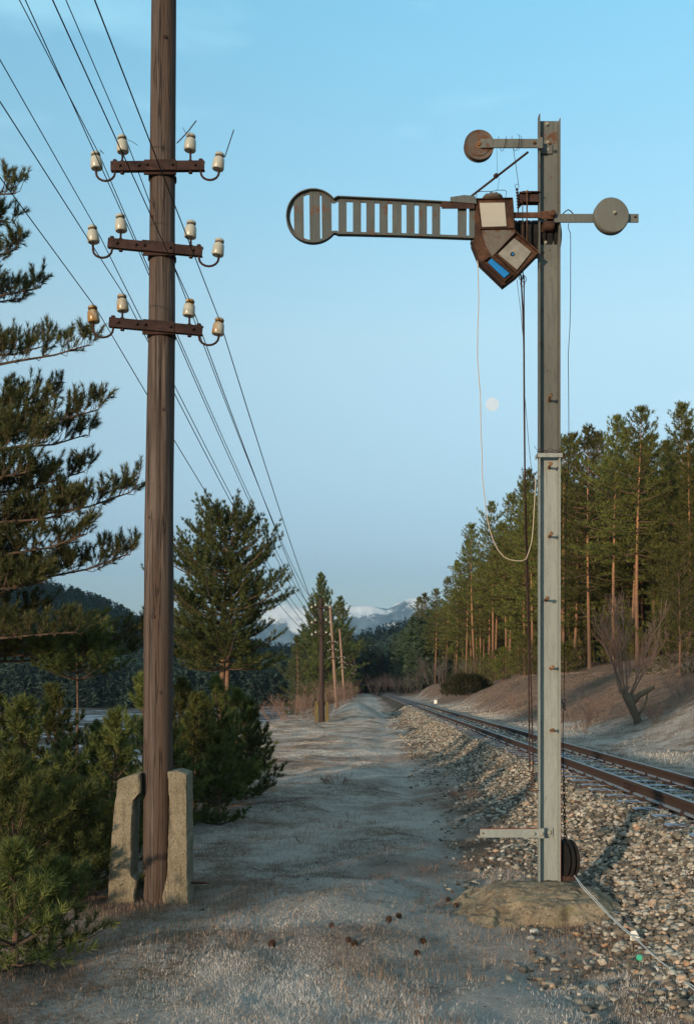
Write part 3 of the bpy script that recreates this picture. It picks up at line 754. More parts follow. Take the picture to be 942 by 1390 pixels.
SG = 'bare brown shrubs along the left verge'
for k, (px, d, h, s, n, lab) in enumerate([(392, 58, 1.6, 1.6, 16, 'bare reddish shrub at the left edge of the verge before the second pole'), (415, 56, 1.8, 1.5, 16, 'bare reddish shrub just left of the second telegraph pole'), (428, 66, 2.6, 1.8, 16, 'tall bare shrub behind the second telegraph pole'), (455, 72, 2.4, 1.6, 16, 'bare shrub at the foot of the leaning pale pole'),
                                     (470, 84, 2.6, 1.8, 16, 'bare shrub right of the leaning pale pole'), (445, 60, 1.7, 1.2, 14, 'low bare shrub touching the second pole foot on its right'), (462, 100, 3.0, 2.2, 14, 'far bare shrub between the distant poles'), (378, 68, 1.8, 2.0, 16, 'bare shrub leaning toward the valley road')]):
    shrub(200+k, 'bare_shrub', lab, 'shrub', px, d, h, s, n, 'twig', SG, .014, 3)
SG2 = 'bare grey shrubs along the right bank'
for k, (px, d, h, s, n, lab) in enumerate([(566, 190, 6, 4.5, 16, 'grey bare bush beside the track where it nears the forest'), (548, 230, 6, 5, 16, 'furthest grey bare bush at the end of the track'), (588, 165, 5.5, 4, 16, 'large grey bare bush on the bank right of the track'), (606, 150, 4.5, 3.5, 14, 'grey bare bush left of the juniper'), (530, 240, 6, 5, 14, 'grey bare bush closing the track bend'),
                                      (788, 40, 1.5, 1.0, 9, 'thin bare shrub right behind the signal mast'), (770, 44, 1.3, .9, 8, 'small bare shrub seen through the hanging wire'), (648, 130, 4, 3, 12, 'grey bare bush behind the juniper'), (508, 235, 6, 5, 14, 'grey bare bush left of the vanishing track')]):
    shrub(220+k, 'bare_shrub', lab, 'shrub', px, d, h, s, n, 'twig_grey', SG2, .02 if d > 100 else .01, 3)
for k, (px, d, lab) in enumerate([(835, 21, 'leafless weed clump on the frosty verge beyond the rails'), (862, 19.5, 'small leafless weed clump close to the far rail'), (805, 24, 'leafless weed clump left of its neighbours beyond the rails'), (455, 17.5, 'dark dry weed clump in the middle of the grassy verge'), (628, 15.0, 'dark dry weed clump at the edge of the ballast')]):
    shrub(240+k, 'weed_clump', lab, 'weeds', px, d, .32, .45, 16, 'twig', 'dry weed clumps beside the track', .004, 2)
BG = 'thin bare bushes on the bank beyond the rails'
for k, (px, d, h, lab) in enumerate([(790, 34, 1.3, 'thin bare bush on the bank just right of the mast'), (815, 38, 1.1, 'thin bare bush on the brown bank halfway to the pollard tree'), (893, 30, .8, 'low bare bush right of the pollard tree'), (925, 36, 1.0, 'thin bare bush near the right edge of the bank'), (700, 60, 1.2, 'thin bare bush on the bank left of the mast')]):
    shrub(260+k, 'bare_shrub', lab, 'shrub', px, d, h, .9, 12, 'twig', BG, .008, 3)
VG = 'small dead plants on the grassy verge'
rdv = random.Random(31)
for k in range(34):
    d = 7.2*(26/7.2)**rdv.random(); px = rdv.uniform(300, 600); x_, y_ = G2(px, d)
    if x_-float(edge(y_)) < .5 or x_ > 1.5: continue
    o = shrub(400+k, 'dead_plant', 'small dark dead plant standing in the frosted grass of the verge', 'weeds', px, d, rdv.uniform(.10, .24), .2, rdv.randint(5, 10), 'twig', VG, .0022, 2, sub=3)

# pollarded tree on the right bank
def pollard():
    d = 32; x, y = G2(866, d); g = gz(x, y); s = d/F
    root = empty('pollard_tree', (x, y, g), 'gnarled pollarded tree stump with bare shoots on the right bank', 'tree', None, TH)
    L = lambda px, py, o=0: Vector(((px-866)*s, o, (987-py)*s))
    mb = MB()
    mb.tube([L(868, 993), L(864, 980), L(858, 966), L(852, 952), L(847, 944)], [.17, .12, .125, .15, .08], 10)
    mb.tube([L(858, 958), L(866, 948, -.1), L(874, 943, -.2), L(884, 937, -.3)], [.11, .09, .085, .05], 8)
    mb.tube([L(866, 975), L(872, 965, -.1), L(878, 955, .1), L(880, 945, .1)], [.05, .04, .03, .015], 6)
    for k in range(9):
        r2 = random.Random(k); p = L(r2.uniform(844, 862), r2.uniform(944, 952), r2.uniform(-.1, .1)); mb.tube([p, p+Vector((r2.gauss(0, .1), r2.gauss(0, .1), .22))], [.05, .01], 5)
    mb.build('trunk', M['stump'], root, smooth=True)
    sh = MB(); rd = random.Random(4)
    def grow(p, dv, Ln, rr, lev):
        pts = [p]; q = p
        for i in range(4):
            dv = (dv+Vector((rd.gauss(0, .10), rd.gauss(0, .10), .04))).normalized(); q = q+dv*Ln/4; pts.append(q)
        sh.tube(pts, [rr, rr*.85, rr*.7, rr*.55, rr*.35], 4, cap=False)
        if lev:
            for k in range(6):
                b = pts[rd.randint(1, 4)]; nd = (dv+Vector((rd.gauss(0, .34), rd.gauss(0, .34), .35))).normalized(); grow(b, nd, Ln*rd.uniform(.38, .6), rr*.5, lev-1)
    for (px, ln) in ((842, 1.7), (844, 1.9), (848, 2.0), (851, 1.8), (846, 1.5), (855, 1.7), (858, 1.4)):
        grow(L(px, 946), Vector(((px-850)*.05, rd.uniform(-.2, .2), 1)).normalized(), ln, .032, 3)
    sh.build('shoots', M['twig'], root)
pollard()

# juniper on the bank
def juniper():
    x, y = G2(634, 100); g = gz(x, y); rd = np.random.RandomState(8); n = 1500
    th = rd.rand(n)*6.283; q = rd.rand(n); r = 2.0*np.sqrt(np.clip(1-(q-.25)**2/.62, 0, 1))*np.sqrt(rd.uniform(.45, 1, n))*(1+.25*np.sin(3*th))
    Pp = np.stack([r*np.cos(th)*1.1, r*np.sin(th), q*1.9+.35*rd.rand(n)], -1); D = np.stack([np.cos(th)*.6, np.sin(th)*.6, np.full(n, .9)], -1)+rd.normal(0, .2, (n, 3))
    Vt, rt = tufts(Pp, D, .3, 16, .26, .035, 10, 45, rd)
    root = empty('juniper_bush', (x, y, g-.1), 'low dark juniper bush on the bank above the track', 'bush')
    tri_obj('foliage', Vt, rt, M['juniper'], root)
    mb = MB()
    for k in range(8):
        a = k*.8; mb.tube([Vector((0, 0, -.1)), Vector((math.cos(a)*.5, math.sin(a)*.5, .6)), Vector((math.cos(a), math.sin(a), 1.3))], [.06, .04, .01], 5)
    mb.build('stem', M['twig'], root)
juniper()

# ------------------------------------------------------------------ railway track
ysr = np.concatenate([np.arange(-6, 60, 1.5), np.arange(60, 420, 5.0)])
prof = [(-.055, 0), (.055, 0), (.055, .010), (.012, .022), (.009, .085), (.028, .095), (.028, .122), (.022, .128), (-.022, .128), (-.028, .122), (-.028, .095), (-.009, .085), (-.012, .022), (-.055, .010)]
track = empty('railway_track', (0, 0, .5), 'narrow gauge railway track with rusty rails on frosted wooden sleepers', 'railway track')
RZ = .53
for xr in (2.84, 3.64):
    mb = MB(); n = len(prof)
    for yv in ysr:
        cx = float(xc(yv))+xr
        mb.v.extend([(cx+a, yv, RZ+b-.5) for a, b in prof]); mb.r.extend([0]*n)
    for i in range(len(ysr)-1):
        for k in range(n): mb.f.append((i*n+k, i*n+(k+1) % n, (i+1)*n+(k+1) % n, (i+1)*n+k))
    mb.f.append(tuple(range(n))); mb.f.append(tuple((len(ysr)-1)*n+k for k in range(n))[::-1])
    mb.build('rail', M['rail'], track)
sl0 = MB().box(-.75, .75, -.10, .10, -.12, .0).build('sleeper', M['sleeper'], track, bevel=.012)
fasts = []
for xr in (-.4, .4):
    fast0 = MB(); fast0.box(xr-.12, xr+.12, -.075, .075, .001, .014)
    for sx in (-.085, .085): fast0.lathe([(.016, .014), (.016, .036), (.010, .045)], Matrix.Translation((xr+sx, .0, 0)), 8)
    fasts.append(fast0.build('fastening', M['rust_dark'], sl0))
rs2 = random.Random(2); k = 0; yv = .8; nsl = 0
far_sl = MB()
while yv < 260:
    cx = float(xc(yv))+3.24
    if yv < 60:
        if nsl == 0: s_ = sl0
        else:
            s_ = sl0.copy(); COL.objects.link(s_); s_.parent = track
            for f0 in fasts:
                f_ = f0.copy(); COL.objects.link(f_); f_.parent = s_
        s_.location = (cx+rs2.gauss(0, .025), yv, RZ-.5-.004+rs2.gauss(0, .002)); s_.rotation_euler = (0, 0, rs2.gauss(0, .008)); nsl += 1
    else: far_sl.box(cx-.75, cx+.75, yv-.1, yv+.1, RZ-.62, RZ-.504)
    yv += .60+rs2.gauss(0, .012)
fs = far_sl.build('sleeper', M['sleeper'], track); fs['kind'] = 'stuff'
for yv in (11.2, 26, 41):     # fishplates
    for xr in (2.84, 3.64):
        mb = MB()
        for sx in (-1, 1):
            x0 = xr+sx*.014; mb.box(min(x0, x0+sx*.014), max(x0, x0+sx*.014), yv-.22, yv+.22, RZ-.5+.026, RZ-.5+.082)
            for j in (-.15, -.05, .05, .15): mb.lathe([(.014, 0), (.014, .016), (.008, .02)], Matrix.Translation((x0+sx*.014, yv+j, RZ-.5+.054)) @ Matrix.Rotation(sx*math.pi/2, 4, 'Y'), 6)
        mb.build('fishplate', M['rust_dark'], track)

# ballast stones, uncountable
t_ = (1+5**.5)/2
ico = np.array([(-1, t_, 0), (1, t_, 0), (-1, -t_, 0), (1, -t_, 0), (0, -1, t_), (0, 1, t_), (0, -1, -t_), (0, 1, -t_), (t_, 0, -1), (t_, 0, 1), (-t_, 0, -1), (-t_, 0, 1)], float); ico /= np.linalg.norm(ico[0])
icf = np.array([(0, 11, 5), (0, 5, 1), (0, 1, 7), (0, 7, 10), (0, 10, 11), (1, 5, 9), (5, 11, 4), (11, 10, 2), (10, 7, 6), (7, 1, 8), (3, 9, 4), (3, 4, 2), (3, 2, 6), (3, 6, 8), (3, 8, 9), (4, 9, 5), (2, 4, 11), (6, 2, 10), (8, 6, 7), (9, 8, 1)])
def stones(name, n, yr, ur, size, mat, seed, label, flat=.6, dens=None, sink=.25, rmap=None):
    rs = np.random.RandomState(seed)
    y = yr[0]*(yr[1]/yr[0])**rs.rand(n*3); u = rs.uniform(ur[0], ur[1], n*3)
    keep = rs.rand(n*3) < dens(u, y); y = y[keep][:n]; u = u[keep][:n]; n = len(y); x = u+xc(y)
    z = base(x, y)+small(x, y)
    s = size*np.exp(rs.normal(0, .38, n))*(1+.014*np.maximum(0, y-12))
    s = np.minimum(s, size*2.1*(1+.014*np.maximum(0, y-12)))
    q = ico[None]*(1+rs.normal(0, .24, (n, 12, 1)))+rs.normal(0, .10, (n, 12, 3))
    sc = np.stack([s*rs.uniform(.8, 1.35, n), s*rs.uniform(.75, 1.2, n), s*rs.uniform(flat*.75, flat*1.25, n)], -1)
    q = q*sc[:, None, :]
    # random tilt + spin
    a = rs.rand(n)*6.283; b = rs.normal(0, .35, n); ca, sa, cb_, sb = np.cos(a), np.sin(a), np.cos(b), np.sin(b)
    y1 = q[..., 1]*cb_[:, None]-q[..., 2]*sb[:, None]; z1 = q[..., 1]*sb[:, None]+q[..., 2]*cb_[:, None]
    x2 = q[..., 0]*ca[:, None]-y1*sa[:, None]; y2 = q[..., 0]*sa[:, None]+y1*ca[:, None]
    V_ = np.stack([x2+x[:, None], y2+y[:, None], z1+z[:, None]+(s*flat*(1-sink*2)*rs.uniform(.3, 1.3, n))[:, None]], -1).reshape(-1, 3)
    F_ = (icf[None]+12*np.arange(n)[:, None, None]).reshape(-1, 3)
    r = rs.rand(n)**1.0; r = np.repeat(r, 12)
    return tag(idx_obj(name, V_, F_, r, mat), label, 'gravel', None, 'stuff')
def dens_b(u, y):
    a = (sst(u+.5*vn(u*2, y*1.2), 1.3, 1.95)+.10*sst(u+.6*vn(u*2.5, y*1.4), .65, 1.2))*(1-sst(u, 4.5, 5.1))
    on_rail = (np.abs(u-2.84) < .075) | (np.abs(u-3.64) < .075)
    return np.where(on_rail, 0, a)
stones('ballast', 95000, (4.2, 75), (.5, 5.1), .0185, M['stone'], 1, 'loose grey and buff ballast stones along the track', .62, dens_b)
stones('gravel', 1500, (4, 40), (-2.4, 1.7), .009, M['stone'], 2, 'few small pebbles scattered over the frosted verge', .6, lambda u, y: .08+.9*sst(u, .7, 1.7), .3)

# ------------------------------------------------------------------ grass, uncountable
def blades(name, n, yr, ur, h, wdt, mat, seed, label, cat, dens, lean=.7, rfun=None, dz=0, nv=9):
    rs = np.random.RandomState(seed)
    y = yr[0]*(yr[1]/yr[0])**rs.rand(n*2); u = rs.uniform(ur[0], ur[1], n*2)
    keep = rs.rand(n*2) < dens(u, y); y = y[keep][:n]; u = u[keep][:n]; n = len(y); x = u+xc(y)
    z = base(x, y)+small(x, y)-.004+dz
    hh = h*np.exp(rs.normal(0, .35, n)); a = rs.rand(n)*6.283; ln = rs.rand(n)*lean
    tip = np.stack([x+np.cos(a)*ln*hh, y+np.sin(a)*ln*hh, z+hh*np.sqrt(1-np.minimum(ln, .98)**2)], -1)
    mid = np.stack([x+np.cos(a)*ln*hh*.3, y+np.sin(a)*ln*hh*.3, z+hh*.55], -1)
    ww = wdt*(1+.04*np.maximum(0, y-7)); b = rs.rand(n)*6.283
    sd = np.stack([np.cos(b), np.sin(b), np.zeros(n)], -1)*ww[:, None]*.5
    b0 = np.stack([x, y, z], -1)
    V_ = np.stack([b0-sd, b0+sd, mid+sd*.7, b0-sd, mid+sd*.7, mid-sd*.7, mid-sd*.7, mid+sd*.7, tip] if nv == 9 else [b0-sd, b0+sd, tip], 1).reshape(-1, 3)
    patch = .40+.10*sst(y, 7, 14)+fbm(x/1.0, y/1.3, 3)*1.7+fbm(x/.22, y/.3, 2)*.45
    r = np.clip(patch+rs.normal(0, .18, n), 0, 1) if rfun is None else rfun(x, y, rs)
    return tag(tri_obj(name, V_, np.repeat(r, nv), mat, None, 3), label, cat, None, 'stuff')
def d_grass(u, y):
    pth = np.exp(-((u-.55-.25*np.sin(y/7))/.3)**2)
    n_ = vn(u*1.5, y*.9)+.5*vn(u*5, y*4)
    return np.clip((.55+1.2*n_), .05, 1)*(1-.65*pth)*(1-sst(u, 1.2, 2.0))*(1-.6*sst(edge(y)-u, .6, 2.5))
blades('grass', 700000, (4.0, 60), (-5.2, 2.0), .021, .0028, M['grass'], 5, 'short dry frosted grass carpeting the verge left of the track', 'grass', d_grass, 1.0, nv=3)
def d_tall(u, y):
    n_ = vn(u*.9+9, y*.55)+.5*vn(u*2.7, y*2.0)+.8*vn(u*7+3, y*5)
    near_pole = np.exp(-((u+1.55)/.75)**2-((y-7.3)/.95)**2)
    foot = np.exp(-((u-1.45)/1.0)**2-((y-6.9)/.75)**2)
    return np.clip(np.clip(n_*2.6-.25, 0, 1)*(1-sst(u, 1.0, 1.7))*.6+near_pole+.7*foot, 0, 1)
blades('dry_grass', 170000, (4.4, 48), (-4.8, 1.7), .043, .0022, M['weeds'], 6, 'taller brown dead grass and weeds in patches on the verge', 'grass', d_tall, .85, lambda x, y, rs: np.clip(rs.rand(len(x))*.9+.1*vn(x, y), 0, 1))
def d_right(u, y): return np.clip(.5+1.3*vn(u*.8, y*.5), .05, 1)*sst(u, 4.6, 5.4)
blades('bank_grass', 90000, (14, 90), (4.6, 15), .05, .006, M['grass'], 7, 'short frosted grass on the bank right of the track', 'grass', d_right, .9,
       lambda x, y, rs: np.clip(.25+rs.normal(0, .2, len(x))+.5*(1-sst(x, 6.5, 9)), 0, 1))

# pine cones on the verge
def cone_mesh():
    mb = MB(); rd = random.Random(3)
    mb.lathe([(.004, -.028), (.014, -.02), (.018, -.005), (.015, .010), (.008, .024), (.002, .030)], Matrix.Rotation(math.radians(80), 4, 'X'), 10)
    Mx = Matrix.Rotation(math.radians(80), 4, 'X')
    for i in range(44):
        h = -.024+.048*i/44; r = .020*math.sin(math.pi*(.12+.83*(i/44)))+.004; a = i*2.4
        c = Vector((r*math.cos(a), r*math.sin(a), h)); t1 = Vector((-math.sin(a), math.cos(a), 0))*.0065; o = Vector((math.cos(a), math.sin(a), .5))*.008
        mb.add([Mx @ v for v in (c-t1-Vector((0, 0, .003)), c+t1-Vector((0, 0, .003)), c+t1*.8+o, c-t1*.8+o, c+o*.4-Vector((0, 0, .007)))], [(0, 1, 2, 3), (0, 4, 1), (1, 4, 2), (2, 4, 3), (3, 4, 0)])
    return mb
c0 = None
for k, (px, py) in enumerate([(473, 1278), (481, 1282), (450, 1256), (528, 1248), (541, 1243), (370, 1281), (574, 1277), (619, 1228), (566, 1294), (608, 1220)]):
    d = F*H/(py-HOR)
    for _ in range(6):
        x, y = G2(px, d); d = F*(H-gz(x, y)-.015)/(py-HOR)
    x, y = G2(px, d); z = gz(x, y)+.016
    if c0 is None: c0 = cone_mesh().build('pine_cone', M['cone'], smooth=False); o = c0
    else: o = c0.copy(); COL.objects.link(o)
    s_ = rf.uniform(.6, .85); o.scale = (s_, s_, s_); o.location = (x, y, z); o.rotation_euler = (0, 0, rf.uniform(0, 6.28))
    tag(o, 'brown fallen pine cone lying on the frosted grass', 'pine cone', 'pine cones scattered on the verge')

# ------------------------------------------------------------------ signal
DM = 7.58; S = DM/F
def Lp(px, py, o=0.0): return Vector(((px-747)*S, o, (1200-py)*S))
def lx(px): return (px-747)*S
def lz(py): return (1200-py)*S
sb = P(747, 1200, DM)
sig = empty('semaphore_signal', sb, 'old railway semaphore on a grey steel mast with slatted arm and rusty spectacle plate', 'railway signal', None, TH)
AY = Matrix.Rotation(-math.pi/2, 4, 'X')  # local z -> +y
def MY(px, py, y): return Matrix.Translation((lx(px), y, lz(py))) @ AY
def channel(z0, z1, l_top=None):
    mb = MB(); xl, xr = lx(731.5), lx(760.5)
    mb.box(xl+.0005, xr-.0005, .060, .068, z0, z1)
    zt = z1 if l_top is None else l_top
    # tapered flanges
    for (a, b, zz_) in ((xl, 1, zt), (xr, -1, z1-.01)):
        mb.add([(a, -.002, z0), (a, .0595, z0), (a+b*.014, .0595, z0), (a+b*.008, -.002, z0), (a, -.002, zz_), (a, .0595, zz_), (a+b*.014, .0595, zz_-.02), (a+b*.008, -.002, zz_-.004)],
               [(0, 1, 2, 3), (4, 7, 6, 5), (0, 3, 7, 4), (1, 5, 6, 2), (0, 4, 5, 1), (3, 2, 6, 7)])
    return mb
low = channel(-.12, lz(618)).build('mast', M['mast'], sig, bevel=.002)
channel(lz(617.5), lz(158), lz(154)).build('upper_mast', M['mast_top'], sig, bevel=.002)
rd_ = MB(); rd_.box(lx(760.55), lx(760.9), -.0015, .02, -.05, lz(975)); rd_.build('primer_edge', M['red_edge'], low)
# splice collar
mb = MB(); mb.box(lx(728.5), lx(762), -.012, -.003, lz(621), lz(615.5)); mb.box(lx(728.5), lx(729.8), -.012, .075, lz(621), lz(615.5)); mb.box(lx(761.8), lx(762.8), -.012, .075, lz(621), lz(615.5))
mb.build('splice_collar', M['mast'], sig, bevel=.001)
mb = MB()
for dy in (0, 1.6, -1.8):
    pts = [Lp(728+34*i/12, 612.5+dy+1.5*math.sin(i*1.3+dy*2), -.008) for i in range(13)]; mb.tube(pts, .0018, 5)
mb.tube([Lp(728, 611, -.01), Lp(724, 608, -.03), Lp(727, 606, -.02)], .0016, 5); mb.build('binding_wire', M['wire'], sig)
# step bolts
for (px, py) in ((746.5, 540), (746.5, 632), (747, 726), (742, 813), (749, 906), (749.5, 991)):
    mb = MB(); A = Lp(px-4+4, py+1, .06); mb.tube([A, Lp(px-1.5, py-.2, -.045)], [.0085, .0085], 8)
    mb.lathe([(.015, 0), (.016, .004), (.016, .012), (.009, .018)], Matrix.Translation(Lp(px-1.5, py-.2, -.05)) @ Matrix.Rotation(math.pi/2, 4, 'X'), 6)
    mb.lathe([(.013, 0), (.013, .01)], Matrix.Translation(Lp(px, py+.8, .055)) @ Matrix.Rotation(math.pi/2, 4, 'X'), 6)
    mb.build('step_bolt', M['bolt'], sig)
def bolts(plist, y, parent, mat='bolt_grey', r=.013):
    for (px, py) in plist:
        mb = MB(); mb.lathe([(r*1.25, 0), (r*1.25, .003), (r, .003), (r, .013), (r*.6, .017)], Matrix.Translation(Lp(px, py, y)) @ Matrix.Rotation(math.pi/2, 4, 'X'), 7)
        mb.build('bolt', M[mat], parent)
bolts([(744, 163), (745, 188), (745, 198), (743, 285), (742, 325)], .0595, sig)
# top pulley bracket
tb = MB(); tb.box(lx(652), lx(735), -.028, -.016, lz(203), lz(191)); tb.prism([(lx(649), lz(197)), (lx(652), lz(191)), (lx(660), lz(191)), (lx(660), lz(203)), (lx(652), lz(203))], -.0275, -.0165)
tb.box(lx(729), lx(735.5), -.030, -.002, lz(204), lz(189)); tb.box(lx(733), lx(751), .045, .0585, lz(204), lz(190.5))
tbo = tb.build('top_bracket', M['mast_top'], sig, bevel=.0015)
bolts([(724, 197), (745, 198)], -.028, tbo, 'bolt', .011)
def wheel(px, py, y, r, wdt, name, mat, parent, hub=.02, groove=True):
    mb = MB()
    if groove: pr = [(.002, 0), (r*.72, 0), (r*.74, .006), (r*.86, .006), (r, -.002), (r, .008), (r*.90, wdt*.5), (r, wdt-.008), (r, wdt+.002), (r*.86, wdt-.006), (r*.7, wdt), (.002, wdt)]
    else: pr = [(.002, 0), (r*.93, 0), (r, .006), (r, wdt-.006), (r*.93, wdt), (.002, wdt)]
    mb.lathe(pr, MY(px, py, y), 40)
    o = mb.build(name, M[mat], parent, smooth=True)
    h = MB(); h.lathe([(hub*1.5, -.004), (hub*1.5, .0), (hub, .0), (hub*.9, -.02), (hub*.4, -.028)][::-1], MY(px, py, y-.0005), 8); h.build('hub_bolt', M['bolt'], o)
    return o
wheel(650, 197.5, -.012, .112, .045, 'pulley', 'plate', tbo, .018)
# brace rod from arm plate to bracket
mb = MB(); mb.tube([Lp(636, 273, -.055), Lp(716, 207.5, -.01)], .0085, 8); mb.lathe([(.016, -.013), (.018, 0), (.016, .013)], Matrix.Translation(Lp(672, 242, -.035)) @ Vector((1, 0, .82)).to_track_quat('Z', 'Y').to_matrix().to_4x4(), 10)
mb.lathe([(.017, -.012), (.019, 0), (.017, .012)], Matrix.Translation(Lp(635, 274, -.055)) @ AY, 10); mb.build('brace_rod', M['rust_dark'], sig, smooth=True)
# binding turns on the bracket
mb = MB()
for (px, k) in ((684, 1), (702, 1)):
    pts = []
    for i in range(17):
        a = 2*math.pi*i/16; pts.append(Lp(px+5*math.cos(a*.5)-3, 197-10*math.cos(a), -.022-.018*math.sin(a)))
    mb.tube(pts, .002, 5)
mb.tube([Lp(701, 187, -.045), Lp(706, 190, -.045), Lp(705, 204, -.045), Lp(701, 209, -.045)], .0018, 5)
mb.build('binding_wire', M['wire'], tbo)
# thin links under the bracket
mb = MB(); mb.tube([Lp(673, 205, -.03), Lp(673.5, 225, -.03), Lp(674, 238, -.035), Lp(676.5, 246, -.035), Lp(674.5, 258, -.035), Lp(674, 262, -.035)], .0013, 5); mb.build('hanging_wire', M['wire'], tbo)
mb = MB(); mb.tube([Lp(695.5, 205, -.03), Lp(699, 228, -.03), Lp(702.5, 253, -.03)], .0022, 5)
pts = [Lp(700.5+2.6*math.cos(a), 255.5-3*math.sin(a), -.03) for a in np.linspace(0, 6.28, 13)]; mb.tube(pts, .002, 5)
for k in range(7): mb.lathe([(.009, -.006), (.012, 0), (.009, .006)], Matrix.Translation(Lp(700.5+.3*k, 260+4*k, -.03)), 8)
mb.build('link_chain', M['rust_dark'], tbo)

# arm ---------------------------------------------------------------
arm = MB(); AYo = -.075
cx_, cz_ = 425.5, 298.5; Ro = 36.5
rim = []
a0, a1 = math.radians(40), math.radians(320)
for i in range(41):
    a = a0+(a1-a0)*i/40; rim.append((cx_+Ro*math.cos(a), cz_-Ro*math.sin(a)))
top_l = [(641, 281), (600, 279), (540, 275.8), (480, 273), (459, 272)]
bot_l = [(459, 323.5), (480, 323.8), (540, 325.3), (600, 327.5), (641, 329)]
outer = top_l+[(456, 273)]+rim[0:]+[(456, 322)]+bot_l
def strip(mb, pts, y0, y1, th):
    """upright band following a px outline; th in px toward the inside (left-hand normal)"""
    n = len(pts); inn = []
    for i in range(n):
        ax, az = pts[max(i-1, 0)]; bx_, bz = pts[min(i+1, n-1)]; tx_, tz = bx_-ax, bz-az; L = math.hypot(tx_, tz) or 1
        inn.append((pts[i][0]-(-tz/L)*-th*-1, pts[i][1]-(tx_/L)*th))
    vs = []
    for (q, y) in ((pts, y0), (pts, y1), (inn, y1), (inn, y0)): vs += [Lp(a, b, y) for a, b in q]
    fs = []
    for k in range(4):
        for i in range(n-1): fs.append((k*n+i, k*n+i+1, ((k+1) % 4)*n+i+1, ((k+1) % 4)*n+i))
    fs += [(0, n, 2*n, 3*n), (n-1, 2*n-1, 3*n-1, 4*n-1)]
    mb.add(vs, fs); return inn
inn = strip(arm, outer, AYo, AYo+.045, 1.3)
strip(arm, inn, AYo+.030, AYo+.035, 4.2)
armo = arm.build('arm', M['arm'], sig, bevel=0)
tops = lambda px: np.interp(px, [459, 480, 540, 600, 641], [275, 276, 278.5, 282, 284]); bots = lambda px: np.interp(px, [459, 480, 540, 600, 641], [321, 321.5, 323.2, 325.4, 327])
for (a, b) in ((459.5, 470.5), (479, 490), (497, 508.5), (514.7, 526), (532, 544.5), (551, 562), (567.7, 578.7), (585.5, 596.5), (620, 632), (635.5, 643)):
    MB().prism([(lx(a), lz(bots(a)-.0)), (lx(b), lz(bots(b))), (lx(b), lz(tops(b))), (lx(a), lz(tops(a)))], AYo+.0245, AYo+.0295).build('slat', M['arm'], armo)
for (a, b) in ((400, 412.5), (421, 434.5), (437.5, 450)):
    f = lambda x: math.sqrt(max(0, (Ro-2)**2-(x-cx_)**2))
    MB().prism([(lx(a), lz(cz_+f(a))), (lx(b+.6), lz(cz_+f(b))), (lx(b), lz(cz_-f(b))), (lx(a-.8), lz(cz_-f(a)))], AYo+.0245, AYo+.0295).build('slat', M['arm'], armo)
# short doubler plates over the root of the arm
rp_ = MB(); rp_.box(lx(598), lx(642), AYo-.004, AYo-.0005, lz(290), lz(281.5)); rp_.build('root_strap', M['rust_dark'], armo)
# top hinge plate
pl = MB(); pl.prism([(lx(609.5), lz(275)), (lx(628.5), lz(272.2)), (lx(643), lz(274)), (lx(645), lz(284)), (lx(609.5), lz(281))], AYo-.012, AYo-.004); pl.build('hinge_plate', M['arm'], armo, bevel=.001)

# spectacle plate -----------------------------------------------------
Z2 = lambda x, y: (lx(600+x/5.233), lz(150+y/5.233))
body = [Z2(*p) for p in ((222, 655), (495, 648), (512, 890), (676, 1035), (522, 1192), (430, 1262), (262, 1100), (205, 960), (228, 900))]
spec = MB(); spec.prism(body, -.055, .035); spo = spec.build('spectacle', M['rust'], sig, bevel=.003)
def frame(mb, q, wd, y0, y1):
    """raised border around a quad (px-plane coordinates), butted mitred"""
    c = Vector((sum(p[0] for p in q)/len(q), sum(p[1] for p in q)/len(q))); inn = []
    n = len(q)
    for i in range(n):
        p = Vector(q[i]); a = (Vector(q[i-1])-p).normalized(); b = (Vector(q[(i+1) % n])-p).normalized(); m = (a+b); inn.append(p+m*wd)
    vs = []; 
    for (qq, y) in ((q, y0), (q, y1), (inn, y1), (inn, y0)): vs += [(p[0], y, p[1]) for p in qq]
    fs = []
    for k in range(4):
        for i in range(n):
            j = (i+1) % n; fs.append((k*n+i, k*n+j, ((k+1) % 4)*n+j, ((k+1) % 4)*n+i))
    mb.add(vs, fs); return inn
q1 = [Z2(*p) for p in ((228, 656), (490, 650), (500, 868), (262, 872))]
fr = MB(); frame(fr, q1, .0055, -.073, -.0555); fr.build('window_frame', M['rust'], spo, bevel=.001)
wp = MB(); wp.prism([Z2(*p) for p in ((257, 686), (434, 684), (447, 850), (275, 856))], -.066, -.0565); wp.build('white_pane', M['white_pane'], spo, bevel=.001)
fc = MB(); fc.prism([Z2(*p) for p in ((272, 876), (478, 872), (508, 900), (378, 1030), (345, 1060), (300, 980))], -.060, -.0560); fc.build('face_plate', M['plate'], spo)
q2 = [Z2(*p) for p in ((512, 892), (674, 1036), (520, 1196), (362, 1048))]
fr = MB(); frame(fr, q2, .0065, -.084, -.0557); fr.build('window_frame', M['rust'], spo, bevel=.001)
gp = MB(); gp.prism([Z2(*p) for p in ((500, 936), (620, 1032), (520, 1158), (386, 1046))], -.070, -.0605); gpo = gp.build('grey_pane', M['grey_pane'], spo)
hl = MB(); hl.lathe([(.017, 0), (.017, .003), (.013, .003), (.013, .0005)], Matrix.Translation((*Z2(487, 1050), 0)) @ Matrix.Identity(4), 14)
hl = MB(); c_ = Z2(487, 1050)
hl.lathe([(.0155, 0), (.0155, .004)], Matrix.Translation((c_[0], -.0703, c_[1])) @ Matrix.Rotation(math.pi/2, 4, 'X'), 16); hlo = hl.build('hole_ring', M['iron'], gpo)
h2 = MB(); h2.lathe([(.008, 0), (.008, .003)], Matrix.Translation((c_[0]+.002, -.0748, c_[1]-.002)) @ Matrix.Rotation(math.pi/2, 4, 'X'), 12); h2.build('blue_glass', M['blue_pane'], gpo)
